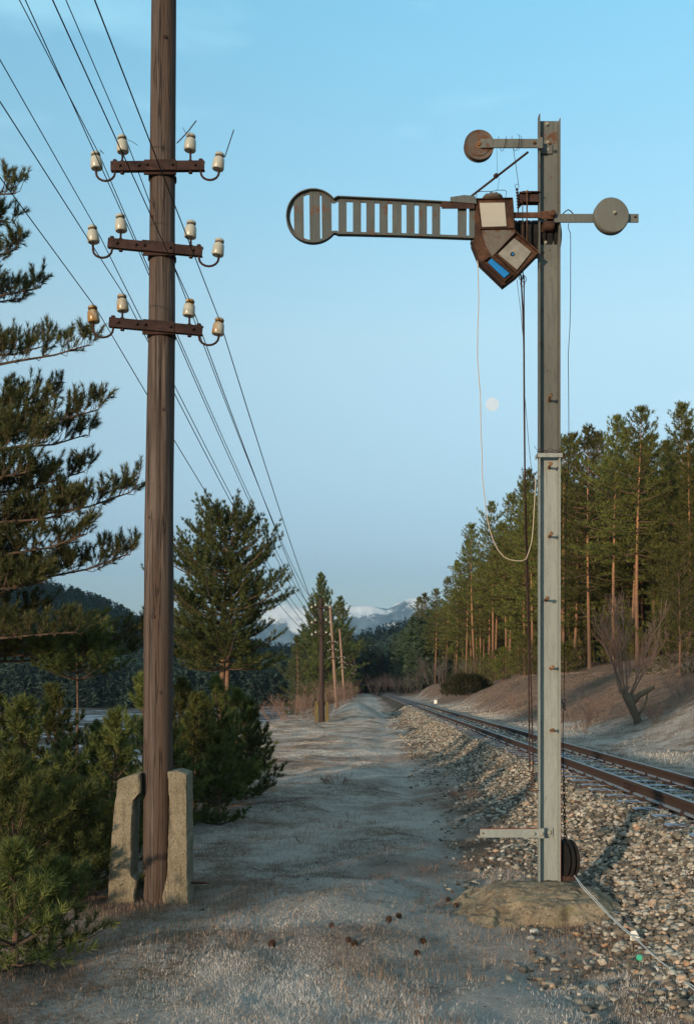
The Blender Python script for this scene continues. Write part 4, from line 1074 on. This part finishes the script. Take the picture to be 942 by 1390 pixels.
q3 = [Z2(*p) for p in ((330, 1062), (490, 1192), (432, 1246), (278, 1100))]
fr = MB(); frame(fr, q3, .006, -.078, -.0558); fr.build('pane_frame', M['rust'], spo, bevel=.001)
bp = MB(); bp.prism([Z2(*p) for p in ((340, 1075), (470, 1180), (430, 1214), (316, 1105))], -.066, -.0562); bp.build('blue_pane', M['blue_pane'], spo)
# outer guard strip on the lower left
gs = MB(); strip(gs, [(639, 331), (648, 356), (659, 369), (681, 391)], -.062, -.012, -1.6); gs.build('guard_strip', M['rust_dark'], spo)
# vent cap and bail
vc = MB(); c_ = Lp(668, 273.5, -.01)
vc.lathe([(.055, -.005), (.07, .004), (.078, .016), (.074, .026), (.058, .034), (.040, .044), (.028, .048), (.004, .050)], Matrix.Translation(c_), 22); vco = vc.build('vent_cap', M['plate'], spo, smooth=True)
vh = MB()
for a in np.linspace(0, 6.28, 11)[:-1]:
    e = Vector((math.cos(a), math.sin(a), 0)); vh.lathe([(.007, 0), (.007, .003)], Matrix.Translation(c_+e*.064+Vector((0, 0, .032))) @ (e+Vector((0, 0, .9))).to_track_quat('Z', 'Y').to_matrix().to_4x4(), 8)
vh.build('vent_hole', M['iron'], vco)
bl_ = MB(); bl_.tube([Lp(647, 274, -.02), Lp(645.5, 264, -.02), Lp(650, 261.8, -.02), Lp(668, 261.5, -.02), Lp(674, 259.8, -.02), Lp(684.5, 260, -.02), Lp(687, 262, -.02), Lp(684.5, 273, -.02)], .0022, 6); bl_.build('bail', M['wire'], spo)
# pivot lever, rods, drum behind the mast
lv = MB(); lv.box(lx(696), lx(733), -.042, -.030, lz(299), lz(291.5)); lv.box(lx(733), lx(749), -.0425, -.030, lz(300.5), lz(290)); lvo = lv.build('pivot_lever', M['rust'], sig, bevel=.002)
mb = MB(); mb.lathe([(.028, .0), (.028, .02), (.022, .024), (.022, .04), (.012, .046)], Matrix.Translation(Lp(748, 294, -.025)) @ Matrix.Rotation(math.pi/2, 4, 'X'), 14)
mb.tube([Lp(748, 294, -.03), Lp(748, 294, .06)], .02, 10); mb.build('pivot_pin', M['rust'], lvo, smooth=True)
mb = MB(); mb.box(lx(735), lx(751), .02, .055, lz(313), lz(303)); mb.lathe([(.03, -.04), (.036, -.02), (.036, .02), (.03, .04)], Matrix.Translation(Lp(744, 307, .0)) @ Matrix.Rotation(math.pi/2, 4, 'Y'), 14); mb.build('pivot_bearing', M['rust'], sig, smooth=True)
dr = MB(); pr = [(.10, 0)]
xw = (763-697)*S
for i in range(7):
    x0 = xw*i/7; x1 = xw*(i+1)/7; pr += [(.135, x0+.002), (.135, x1-.014), (.115, x1-.011), (.115, x1-.002)]
pr += [(.128, xw+.0), (.09, xw+.012), (.01, xw+.014)]
dr.lathe([(.01, 0)]+pr, Matrix.Translation(Lp(697, 312, .165)) @ Matrix.Rotation(math.pi/2, 4, 'Y'), 36); dr.build('cable_drum', M['iron'], sig, smooth=True)
bk = MB(); bk.box(lx(706), lx(731), -.01, .05, lz(274.5), lz(264.5)); bk.box(lx(704), lx(720), -.03, .055, lz(264.2), lz(262.5)); bk.box(lx(708), lx(733), -.02, .05, lz(262.3), lz(260.8)); bk.box(lx(704), lx(708), -.015, .045, lz(277), lz(264.6)); bk.build('guide_bracket', M['rust_dark'], sig, bevel=.001)
bolts([(714, 263)], -.03, sig, 'bolt', .008)
rr = MB(); rr.tube([Lp(714, 264, -.035), Lp(713.5, 300, -.045), Lp(713, 333, -.045)], .0055, 7); rr.tube([Lp(702, 262, -.02), Lp(702.5, 292, -.02)], .005, 6)
rr.tube([Lp(709, 275, .0), Lp(709.5, 375, .0)], .004, 6); rr.build('crank_rod', M['rust'], sig)
# counterweight lever on the right
cw = MB(); cw.box(lx(751), lx(865), -.028, -.016, lz(304), lz(292.5)); cwo = cw.build('counterweight_bar', M['mast_top'], sig, bevel=.002)
wd_ = MB(); wd_.lathe([(.002, -.005), (.05, -.003), (.125, 0), (.132, .008), (.132, .052), (.125, .06), (.002, .06)], Matrix.Translation(Lp(826.5, 299, -.09)) @ Matrix.Rotation(math.radians(7), 4, 'Z') @ AY, 48); wo = wd_.build('counterweight', M['disc'], cwo, smooth=True)
mb = MB(); mb.lathe([(.014, 0), (.012, .014), (.005, .02)], Matrix.Translation(Lp(829, 297, -.094)) @ Matrix.Rotation(math.pi/2, 4, 'X'), 7); mb.build('bolt', M['bolt_grey'], wo)
mb = MB(); mb.tube([Lp(762, 293, -.022), Lp(766, 289, -.022), Lp(770, 286.5, -.022), Lp(774, 289, -.022), Lp(777, 293, -.022)], .004, 6); mb.lathe([(.008, 0), (.007, .012)], Matrix.Translation(Lp(860, 297, -.028)) @ Matrix.Rotation(math.pi/2, 4, 'X'), 7)
mb.build('hook_eye', M['rust_dark'], cwo)
# long control rods down the left side, spring at their foot
lr = MB()
lr.tube([Lp(707, 372, .01), Lp(709.5, 420, .01), Lp(711, 470, .01), Lp(711.5, 560, .01), Lp(712.5, 660, .01), Lp(713, 720, .01), Lp(716, 820, .01), Lp(717.5, 900, .01), Lp(719, 1045, .01)], .0062, 6)
lr.tube([Lp(711.5, 372, .02), Lp(711.5, 430, .02), Lp(712, 520, .02), Lp(713, 640, .02), Lp(715, 720, .02), Lp(718.5, 830, .02), Lp(721.5, 940, .02), Lp(724, 1048, .02)], .0052, 6)
for (px, py) in ((707, 376), (711, 379), (709, 384)):
    lr.tube([Lp(px-2, py-4, .0), Lp(px-3, py+2, .0), Lp(px, py+5, .0), Lp(px+3, py+2, .0), Lp(px+2, py-4, .0)], .003, 5)
lro = lr.build('control_rods', M['rust_dark'], sig)
sp_ = MB(); pts = []
for i in range(97):
    a = i/12*2*math.pi; pts.append(Lp(723+(2.2+1.2*i/96)*math.cos(a), 1047+24*i/96, .02+.018*math.sin(a)))
sp_.tube(pts, .0032, 5); sp_.tube([Lp(717, 1071, .01), Lp(724, 1073.5, .01), Lp(732, 1073.5, .02)], .005, 6); sp_.build('spring', M['rust'], lro)
sw = MB(); sw.tube([Lp(701, 380, -.01), Lp(706, 420, .0), Lp(711, 468, .008), Lp(712.5, 536, .02), Lp(718, 600, .025), Lp(724, 655, .03), Lp(729, 668, .02)], .0019, 5); sw.build('slack_wire', M['wire'], sig)
# lower bracket
lb = MB(); lb.box(lx(651), lx(738), -.020, -.010, lz(1136.5), lz(1125)); lb.box(lx(730), lx(737.5), -.024, -.003, lz(1137.5), lz(1124)); lb.box(lx(738), lx(752), .046, .0585, lz(1137), lz(1124.5)); lbo = lb.build('lower_bracket', M['mast'], sig, bevel=.002)
bolts([(723, 1131), (734, 1131)], -.0245, lbo, 'bolt_grey', .013); bolts([(746.5, 1131)], .045, lbo, 'bolt_grey', .016); bolts([(654.5, 1130.5)], -.021, lbo, 'bolt', .006)
mb = MB(); mb.box(lx(651.5), lx(729), -.0195, -.0105, lz(1124.8), lz(1124.1)); mb.build('primer_edge', M['red_edge'], lbo)
# base pulley
bp_ = MB(); wv_ = .10
prf = [(.01, 0), (.10, 0), (.145, .004), (.145, .014), (.115, .026), (.115, .030), (.150, .040), (.150, .052), (.115, .062), (.115, .068), (.145, .080), (.145, .090), (.10, .094), (.01, .094)]
bp_.lathe(prf, Matrix.Translation(Lp(764.5, 1169, .10)) @ Matrix.Rotation(math.radians(12), 4, 'Z') @ Matrix.Rotation(math.pi/2, 4, 'Y'), 36); bp_.build('base_pulley', M['iron'], sig, smooth=True)
mb = MB(); mb.tube([Lp(758, 1169, .10), Lp(786, 1169, .12)], .013, 8); mb.box(lx(761), lx(782), .03, .05, lz(1197), lz(1190)); mb.build('pulley_axle', M['rust_dark'], sig)

# loose cord hanging from the spectacle
cd = MB()
cp = [(645.5, 322), (645, 340), (647, 362), (648, 412), (646.5, 450), (646.5, 490), (648.5, 520), (650, 536), (651, 560), (651, 590), (652, 620), (652.5, 650), (656, 680), (658.7, 703), (662, 720), (667, 735), (673, 748), (681, 757.5), (690, 761.5), (698, 763), (706, 763), (712, 760.5), (716, 750), (719, 737), (721.5, 715), (723, 690), (725, 665), (726, 651), (729, 645)]
rdc = random.Random(9)
cd.tube([Lp(a+rdc.gauss(0, .35), b, -.03-.05*math.sin(i/28*3.1)) for i, (a, b) in enumerate(cp)], .0036, 6)
cdo = cd.build('hanging_cord', M['cord']); cdo.location = sb; cdo.rotation_euler = (0, 0, TH); tag(cdo, 'loose tan cord looping down from the rusty spectacle to the mast', 'cord')
# control wire and chain on the right
cwv = MB()
cwv.tube([Lp(770.5, 305, -.02), Lp(770, 311, -.02), Lp(773, 318, -.02), Lp(773.3, 330, -.02), Lp(774, 400, 0), Lp(774, 440, .02), Lp(772, 480, .03), Lp(773, 540, .04), Lp(773.8, 610, .05), Lp(772.5, 650, .06), Lp(770.5, 690, .07), Lp(771, 760, .08), Lp(770.5, 840, .09), Lp(769.5, 900, .1), Lp(769, 945, .1)], .0026, 6)
for k in range(3): cwv.tube([Lp(769+2*math.cos(a+k), 952+k*5-3*math.sin(a), .1) for a in np.linspace(0, 6.28, 9)], .003, 5)
cwv.tube([Lp(768, 965, .1), Lp(767.5, 1000, .1), Lp(768, 1055, .1)], .0032, 6)
for k in range(17):
    c_ = Lp(768.5+.12*k, 1058+5*k, .1); fl = k % 2
    pts = [c_+Vector((.008*math.cos(a)*(1-fl), .008*math.cos(a)*fl, .018*math.sin(a))) for a in np.linspace(0, 6.283, 11)]; cwv.tube(pts, .0035, 5, cap=False)
cwo2 = cwv.build('control_wire', M['iron']); cwo2.location = sb; cwo2.rotation_euler = (0, 0, TH); tag(cwo2, 'dark wire and chain hanging from the counterweight bar to the base pulley', 'wire')

# concrete footing mound
bx0, by0 = G2(746, 7.52)
nm = 110; gx, gy = np.meshgrid(np.linspace(-1, 1, nm), np.linspace(-1, 1, nm))
ex, ey = gx*.90, gy*.66
r_ = np.sqrt((gx*1.0)**2+(gy)**2)*(1+.38*fbm(gx*1.7+4, gy*1.7, 3))
wz = sb.z+.02
prof_m = np.interp(r_, [0, .16, .35, .62, .85, 1.0, 1.3], [wz, wz-.01, wz-.035, wz-.10, wz-.20, wz-.34, -.45])
crk = np.clip(1-np.abs(fbm(gx*2.5, gy*2.5, 3))*22, 0, 1)
mzz = prof_m+.06*fbm(gx*3+2, gy*3, 4)*np.clip(r_*2-.2, 0, 1)+.016*fbm(gx*22, gy*22, 3)-.05*sst(fbm(gx*2+7, gy*2+1, 2), .02, .06)*sst(r_, .45, .6)-.018*crk*(r_ > .2)
Vq = np.stack([ex, ey, mzz], -1).reshape(-1, 3); ii = (np.arange(nm-1)[:, None]*nm+np.arange(nm-1)[None, :]).ravel()
mo_ = idx_obj('concrete_footing', Vq, np.stack([ii, ii+1, ii+nm+1, ii+nm], -1), None, M['mound'])
mo_.location = (bx0, by0, 0); mo_.rotation_euler = (0, 0, TH-.1); mo_.data.polygons.foreach_set('use_smooth', np.ones(len(mo_.data.polygons), bool))
tag(mo_, 'cracked domed concrete footing at the foot of the signal mast', 'footing')

# ground wires running from the base pulley
def gpt(px, py, lift=.02):
    d = F*H/(py-HOR)
    for _ in range(8):
        x, y = G2(px, d); d = F*(H-max(gz(x, y), 0)-lift)/(py-HOR)
    return P(px, py, d)
for k, off in enumerate((0, 1)):
    mb = MB()
    pts = [P(779, 1188, 7.6), P(788+off*3, 1203, 7.35), P(806+off*3, 1222+off*0, 7.1), P(826+off*2, 1243, 6.75), P(846+off*3, 1262, 6.45), P(866+off*2, 1278, 6.2), P(886, 1296+off*2, 5.95), P(925+off*6, 1330, 5.55), P(975, 1372, 5.1)]
    mb.tube(pts, .0032, 6); o = mb.build('ground_wire', M['cable'])
    tag(o, ['lower of two pale wires running down over the footing to the right', 'upper of two pale wires running down over the footing to the right'][k], 'wire', 'pale wires leaving the base pulley')
mb = MB(); tp_ = P(861, 1271, 6.36)
mb.add([tp_+Rv*a*.006*1.0+Vector((0, 0, b*.0047))+Fv*c for c in (-.006, .006) for a, b in ((-4, 7), (1, 8), (5.5, -2), (4.5, -7.5), (-1, -8.5), (-5, -5))], [tuple(range(6)), tuple(range(11, 5, -1))]+[(i, i+6, (i+1) % 6+6, (i+1) % 6) for i in range(6)])
tag(mb.build('paper_tag', M['tag'], bevel=.002), 'small crumpled white tag hanging on the pale ground wires', 'tag')
mb = MB(); q = gpt(868, 1300, .02)
mb.lathe([(.004, -.009), (.019, -.008), (.022, 0), (.020, .007), (.008, .010), (.002, .010)], Matrix.Translation(q) @ Matrix.Rotation(.5, 4, 'X'), 20)
tag(mb.build('bottle_cap', M['green'], smooth=True), 'green plastic lid lying at the edge of the ballast', 'litter')

# ------------------------------------------------------------------ telegraph poles
def insulator(parent_loc, mat, parent, M4):
    pr = [(.006, -.066), (.042, -.066), (.047, -.058), (.045, -.020), (.043, .010), (.036, .022), (.028, .028), (.028, .036), (.036, .042), (.036, .052), (.028, .060), (.010, .063)]
    mb = MB(); mb.lathe(pr, Matrix.Translation(parent_loc) @ M4, 20); o = mb.build('insulator', M[mat], parent, smooth=True)
    t = MB(); pts = [Matrix.Translation(parent_loc) @ M4 @ Vector((.031*math.cos(a), .031*math.sin(a), .031+.002*math.sin(3*a))) for a in np.linspace(0, 6.28, 15)]
    t.tube(pts, .0035, 5); t.build('tie_wire', M['wire'], o); return o
DP = 7.87; SP = DP/F
def Q(px, py, o=0.0): return Vector(((px-214)*SP, o, (1225-py)*SP))
pb = P(214, 1225, DP)
tel = empty('telegraph_pole', pb, 'near weathered wooden telegraph pole clamped between two concrete stubs', 'telegraph pole', 'telegraph poles along the line', TH)
mb = MB(); N = 60; rdp = random.Random(12)
ctr = lambda py: np.interp(py, [-500, 0, 450, 700, 850, 1050, 1225, 1260], [226, 222.5, 219.7, 216.5, 216, 215, 213.5, 213.5]); wid = lambda py: np.interp(py, [-500, 0, 450, 700, 850, 1225, 1260], [31, 33, 35, 38, 40, 37.5, 38])
ring = 28
for i in range(N+1):
    py = 1262-i*(1262+420)/N
    for k in range(ring):
        a = 2*math.pi*k/ring; rr = wid(py)/2*SP*(1+.05*float(vn(k*.0+4+2*math.cos(a), i*.22+2*math.sin(a)))+.05*float(vn(a*7 if k else 0, i*.04)))
        # drying crack on the front
        cr = math.exp(-((a-math.radians(281+6*math.sin(i*.35)))/.07)**2)*(.22 if 400 < py < 1000 else .08); rr *= 1-cr
        c_ = Q(ctr(py), py, 0); mb.v.append((c_.x+rr*math.cos(a), rr*math.sin(a), c_.z)); mb.r.append(0)
for i in range(N):
    for k in range(ring): mb.f.append((i*ring+k, i*ring+(k+1) % ring, (i+1)*ring+(k+1) % ring, (i+1)*ring+k))
mb.f.append(tuple(range(ring))[::-1]); mb.f.append(tuple(N*ring+k for k in range(ring)))
mb.build('pole', M['wood'], tel, smooth=True)
for kx, ky, kr in ((212, 838, .016), (226, 560, .012), (210, 300, .011), (228, 60, .013), (206, 705, .012), (222, 940, .012)):
    km = MB(); zc = Q(kx, ky).z; cxk = Q(ctr(ky), ky).x; xk = Q(kx, ky).x; rk = wid(ky)/2*SP; yk = -math.sqrt(max(1e-5, rk*rk-(xk-cxk)**2))
    km.lathe([(kr*1.3, -.012), (kr*1.15, .001), (kr*.8, .005), (kr*.35, .002)], Matrix.Translation((xk, yk, zc)) @ Vector(((xk-cxk), yk, 0)).to_track_quat('Z', 'Y').to_matrix().to_4x4(), 9); km.build('knot', M['wood_dark'], tel, smooth=True)
# crossarms : (left px,py) (right px,py) and insulators
ARM = [((155.8, 237), (281, 236), [(136, 228, 'o', 'ins'), (171, 206, 'i', 'ins'), (262, 204, 'i', 'ins'), (300, 229, 'o', 'ins')]),
       ((152, 339), (278.5, 351), [(131.7, 326.5, 'o', 'ins'), (168.8, 311.5, 'i', 'ins'), (262.5, 320, 'i', 'ins'), (299.7, 344, 'o', 'ins')]),
       ((153.5, 445), (278.5, 456.5), [(132, 433.5, 'o', 'ins3'), (171, 418.5, 'i', 'ins2'), (260.6, 425, 'i', 'ins2'), (299.7, 450, 'o', 'ins2')])]
FR = -.135; att = {}
for ai, (l, r, ins) in enumerate(ARM):
    a = Q(*l, FR); b = Q(*r, FR); dv = (b-a).normalized(); L = (b-a).length; ang = math.atan2(dv.z, dv.x)
    Mx = Matrix.Translation(a) @ Matrix.Rotation(-ang, 4, 'Y')
    m = MB(); hh = .036
    m.box(0, L, 0, .008, -hh, hh, Mx); m.box(0, L, .0085, .042, hh-.006, hh, Mx); m.box(0, L, .0085, .042, -hh, -hh+.006, Mx)
    m.box(L*.36, L*.70, -.007, -.0005, -hh-.002, hh+.006, Mx)
    arm_o = m.build('crossarm', M['rust_dark'], tel, bevel=.0015)
    cl = MB(); cpx = ctr(l[1]); rr = wid(l[1])/2*SP+.006; cz = Q(cpx, (l[1]+r[1])/2+10).z; cx0 = Q(cpx, 0).x
    pts = [Vector((cx0+rr*math.cos(t), rr*math.sin(t), cz+.02)) for t in np.linspace(-math.pi, math.pi, 29)]
    for dz in (-.012, -.004, .004, .012): cl.tube([p+Vector((0, 0, dz)) for p in pts], .005, 5)
    cl.box(cx0-rr-.02, cx0+rr+.02, -rr-.012, -rr+.004, cz+.0, cz+.035)
    cl.build('pole_clamp', M['rust_dark'], arm_o)
    for f in (.10, .30, .39, .66, .90):
        s2 = -.012 if f in (.39, .66) else -.0015
        bo = MB(); bo.lathe([(.012, 0), (.012, .008), (.007, .016)], Matrix.Translation(Mx @ Vector((L*f, s2, 0))) @ Matrix.Rotation(math.pi/2, 4, 'X'), 7)
        bo.build('bolt', M['rust_dark'], arm_o)
    for ii_, (px, py, kind, mt_) in enumerate(ins):
        c_ = Q(px, py, FR+.02); lean = Matrix.Rotation(math.radians([-5, -4, 5, 8][ii_]), 4, 'Y')
        p = MB()
        if kind == 'i':
            f = (c_.x-a.x)/dv.x; foot = a+dv*f+Vector((0, .02, 0)); p.tube([foot+Vector((0, 0, -.052)), foot+Vector((0, 0, .03)), c_+Vector((0, 0, -.05))], .008, 8)
            for z_ in (-.048, .040): p.lathe([(.016, -.006), (.016, .006)], Matrix.Translation(foot+Vector((0, 0, z_))), 6)
        else:
            side = -1 if ii_ == 0 else 1
            foot = (a+dv*.03 if side < 0 else b-dv*.03)+Vector((0, .02, 0)); pts = [foot+Vector((0, 0, .055)), foot+Vector((0, 0, -.03))]
            x1 = c_.x; x0 = foot.x; zb = min(foot.z, c_.z)-.035; hr = abs(x1-x0)/2; xm = (x0+x1)/2
            for t in np.linspace(0, math.pi, 9): pts.append(Vector((xm+(x0-xm)*math.cos(t), foot.y, zb-.012-hr*.85*math.sin(t)+(.0 if t < 1.57 else (c_.z-.06-zb)*0))))
            pts.append(c_+Vector((0, 0, -.06))); p.tube(pts, .009, 8); p.lathe([(.017, -.008), (.017, .008)], Matrix.Translation(foot+Vector((0, 0, .045))), 6)
        p.build('pin', M['rust_dark'], arm_o, smooth=True)
        insulator(c_, mt_, arm_o, lean)
        att[(ai, ii_)] = c_
# cut wire ends on the upper right insulators
cut = MB(); cut.tube([Q(245, 209, FR-.02), Q(256, 199, FR-.03), Q(262, 192, FR-.03), Q(271, 180, FR-.03)], .0045, 5); cut.tube([Q(257, 196, FR-.02), Q(253, 188, FR-.02)], .002, 5); cut.tube([Q(308, 226, FR), Q(313, 214, FR-.02), Q(321, 193, FR-.04)], .004, 5)
cut.tube([Q(178, 202, FR), Q(186, 207, FR-.02), Q(193, 212, FR-.02)], .002, 5); cut.tube([Q(142, 217, FR), Q(148, 223, FR-.02), Q(143, 218, FR-.03)], .002, 5); cut.build('wire_stub', M['wire'], tel)
# concrete stubs
def stub(outline, y0, y1, seed):
    """rough front outline in px, with worn edges"""
    rd = random.Random(seed); n = len(outline); pts = []
    for i in range(n):
        a = Vector(outline[i]); b = Vector(outline[(i+1) % n]); m = max(1, int((b-a).length/5))
        for k in range(m): pts.append(a.lerp(b, k/m)+(Vector((rd.gauss(0, .3), rd.gauss(0, .3))) if k else Vector((0, 0))))
    mb = MB(); ys_ = [y0, y0+.012, y0+.08, y1-.06, y1]; N_ = len(pts); c = sum(pts, Vector((0, 0)))/N_
    for j, yv in enumerate(ys_):
        f = .955 if j == 0 else 1.0
        for p in pts:
            q = c+(p-c)*f; q = Vector((c.x+(p.x-c.x)*(.90 if j == 0 else 1), c.y+(p.y-c.y)*(.985 if j == 0 else 1)))
            mb.v.append(tuple(Q(q.x+rd.gauss(0, .12), q.y, yv+rd.gauss(0, .002)))); mb.r.append(0)
    for j in range(len(ys_)-1):
        for i in range(N_): mb.f.append((j*N_+i, j*N_+(i+1) % N_, (j+1)*N_+(i+1) % N_, (j+1)*N_+i))
    mb.f.append(tuple(range(N_))); mb.f.append(tuple((len(ys_)-1)*N_+i for i in range(N_))[::-1]); return mb
s1 = stub([(166, 1056), (180, 1051), (195, 1048), (195.5, 1074), (186, 1084), (184, 1130), (183.5, 1185), (191, 1192), (188, 1212), (186, 1242), (151, 1242), (155, 1160), (160, 1100)], -.14, .13, 1)
s1.build('concrete_stub', M['stub'], tel, label='left concrete stub with slanting top')
s2 = stub([(232, 1046), (245, 1044.5), (258, 1049), (258.5, 1100), (259, 1160), (259.5, 1242), (226, 1242), (225, 1212), (231, 1186), (233, 1130), (234, 1084), (233, 1064)], -.14, .15, 2)
s2.build('concrete_stub', M['stub'], tel, label='right concrete stub with broken crumbly top')
mb = MB(); mb.tube([Q(150, 1198, .0), Q(283, 1200, .05)], .010, 8); mb.tube([Q(160, 1074, -.02), Q(166, 1066, -.02)], .012, 6); mb.build('clamp_rod', M['rust'], tel)

# further poles --------------------------------------------------------
pole_pos = []
def far_pole(px, d, top_py, base_py, lean_px, arms, mat, label, stubs=False, r=.12):
    x, y = G2(px, d); g = gz(x, y); s = d/F; root = empty('telegraph_pole', (x, y, g), label, 'telegraph pole', 'telegraph poles along the line', TH)
    Ht = H+(HOR-top_py)*s-g; lean = lean_px*s
    LL = lambda z: Vector((lean*z/Ht, 0, z))
    mb = MB(); mb.tube([LL(-.3), LL(Ht*.3), LL(Ht*.6)+Vector((.02, 0, 0)), LL(Ht)], [r*1.1, r, r*.92, r*.8], 12); mb.build('pole', M[mat], root, smooth=True)
    res = []
    for apy in arms:
        z = H+(HOR-apy)*s-g; c = LL(z)
        am = MB(); am.box(c.x-.36, c.x+.36, -.17, -.13, z-.036, z+.036); ao = am.build('crossarm', M['rust_dark'], root)
        row = []
        for dx, dz in ((-.47, .04), (-.27, .16), (.27, .16), (.47, .04)):
            im = MB(); ip = Vector((c.x+dx, -.15, z+dz))
            im.lathe([(.05, -.065), (.052, -.02), (.045, .015), (.03, .028), (.038, .045), (.03, .062)], Matrix.Translation(ip), 10); im.build('insulator', M['ins'], ao, smooth=True)
            pm = MB()
            if abs(dx) > .4: sgn = 1 if dx > 0 else -1; pm.tube([Vector((c.x+sgn*.33, -.15, z-.02)), Vector((c.x+sgn*.36, -.15, z-.09)), Vector((c.x+sgn*.43, -.15, z-.10)), ip+Vector((0, 0, -.06))], .010, 5)
            else: pm.tube([Vector((c.x+dx, -.15, z)), ip+Vector((0, 0, -.05))], .010, 5)
            pm.build('pin', M['rust_dark'], ao); row.append(root.location+Matrix.Rotation(TH, 3, 'Z') @ ip)
        res.append(row)
    if stubs:
        for sx_, w_ in ((-.27, .19), (.27, .19)):
            sm = MB(); sm.prism([(sx_-w_/2*1.15, -.3), (sx_+w_/2*1.05, -.3), (sx_+w_/2, .95), (sx_+w_/2-.04, 1.06), (sx_-w_/2+.03, 1.06), (sx_-w_/2, .95)], -.14, .12); sm.build('concrete_stub', M['stub_yellow'], root, bevel=.02)
    return root, res
fp = [far_pole(437, 52.7, 812, 980, -1.5, (825, 845.5, 862), 'wood_dark', 'second telegraph pole, dark wood between yellowish concrete stubs', True, .135),
      far_pole(457, 97, 822, 960, -9, (873, 883.5, 894), 'wood_light', 'pale leaning telegraph pole behind the dark second pole', False, .15),
      far_pole(468, 142, 854, 950, -7, (893, 900, 907), 'wood_light', 'shorter pale leaning pole, fourth along the line', False, .17),
      far_pole(475, 187, 895, 948, -.5, (903, 908, 914), 'wood_dark', 'fifth pole of the line, small and dark in the distance', False, .19),
      far_pole(481, 225, 892, 945, 0, (905, 910, 915), 'wood_dark', 'furthest visible telegraph pole standing where the track bends', False, .20)]

# telegraph wires ------------------------------------------------------
RT = Matrix.Rotation(TH, 3, 'Z')
wl_ = {(0, 0): 'wire on the outer left insulator of the top crossarm', (0, 1): 'wire on the inner left insulator of the top crossarm', (1, 0): 'wire on the outer left insulator of the middle crossarm', (1, 1): 'wire on the inner left insulator of the middle crossarm',
       (2, 0): 'wire on the outer left ochre insulator of the bottom crossarm', (2, 1): 'wire on the inner left insulator of the bottom crossarm', (2, 2): 'wire on the inner right insulator of the bottom crossarm', (2, 3): 'wire on the outer right insulator of the bottom crossarm'}
# a row the wire crosses far up in the picture, used to aim the span behind the camera
prev_px = {(0, 0): (27, 0), (0, 1): (73, 0), (1, 0): (0, 80), (1, 1): (35, 0), (2, 0): (0, 240), (2, 1): (0, 137), (2, 2): (85+6, 0), (2, 3): (129, 0)}
prev_px[(0, 1)] = (90, 0); prev_px[(2, 2)] = (72, 0)
for key, lab in wl_.items():
    a = tel.location+RT @ (att[key]+Vector(((.012 if key[1] > 1 else .03), -.035, .030)))
    b = fp[0][1][key[0]][key[1]]+Vector((0, 0, .03)); c = fp[1][1][key[0]][key[1]]+Vector((0, 0, .03))
    # previous support 45 m back: continue the sight line of the photograph
    px, py = prev_px[key]
    rdir = Rv*((px-471)/F)+Fv+Vector((0, 0, (HOR-py)/F))
    # point on that sight line lying over the same lateral offset as the insulator
    lat = a.x+.005*0
    t_ = lat/rdir.x if abs(rdir.x) > 1e-6 else 3
    t_ = max(1.5, min(t_, 7.4)); q = Vector((0, 0, H))+rdir*t_
    back = (q-a).normalized(); e = a+back*14
    mb = MB(); pts = [e, a+back*9, q if (q-a).length > .3 else a+back*2, a]; rad = [.0036, .0036, .0036, .0036]
    pts = [a+back*14, a+back*7, a+back*3, a]
    n = 22
    for (p0, p1, sag) in ((a, b, .55), (b, c, .5)):
        for i in range(1, n+1):
            s = i/n; p = p0.lerp(p1, s); p.z -= sag*4*s*(1-s); pts.append(p); dist = (p-Vector((0, 0, H))).length; rad.append(.0032+.00016*dist)
    mb.tube(pts, rad, 6); o = mb.build('telegraph_wire', M['wire']); tag(o, lab, 'wire', 'wires strung between the telegraph poles')

# ------------------------------------------------------------------ small things far off
x, y = G2(591, 110); g = gz(x, y); r0_ = empty('track_marker', (x, y, g), 'small white post standing beyond the track before the bank', 'marker')
MB().box(-.17, .17, -.08, .08, -.1, .36).build('block', M['marker'], r0_, bevel=.03)
MB().prism([(-.19, .361), (.19, .361), (0, .44)], -.1, .1).build('cap', M['marker'], r0_, bevel=.01)
x, y = G2(369, 300); g = gz(x, y); zt = H+(HOR-952)/F*300
r1_ = empty('roadside_marker', (x, y, zt), 'tiny red and orange roadside board on a white kerb in the valley', 'road sign')
MB().box(-.7, .7, -.1, .1, .1, .75).build('lower_panel', M['red'], r1_, bevel=.03); MB().box(-.72, -.28, -.1, .1, .76, 2.0).build('side_panel', M['orange'], r1_, bevel=.03); MB().box(.28, .72, -.1, .1, .76, 2.0).build('side_panel', M['orange'], r1_, bevel=.03)
MB().box(-.27, .27, -.08, .08, .76, 1.7).build('middle_panel', M['red'], r1_, bevel=.03)
kb = MB().box(-1.6, 4.5, -.4, .5, g-zt-.5, .095).build('kerb', M['marker'], r1_, bevel=.04)

# ------------------------------------------------------------------ haze
USE_HAZE = True
if USE_HAZE:
    hz = MB().box(-9000, 9000, -500, 9300, -12, 900).build('haze', M['iron']); hz.data.materials.clear()
    hm = bpy.data.materials.new('thin_haze'); hm.use_nodes = True; nn = hm.node_tree.nodes; nn.remove(nn['Principled BSDF'])
    pv = nn.new('ShaderNodeVolumePrincipled'); pv.inputs['Color'].default_value = (.62, .80, .95, 1); pv.inputs['Density'].default_value = 8e-5; pv.inputs['Anisotropy'].default_value = .1
    hm.node_tree.links.new(pv.outputs[0], nn['Material Output'].inputs['Volume']); hz.data.materials.append(hm)
    tag(hz, None, None, None, 'stuff')
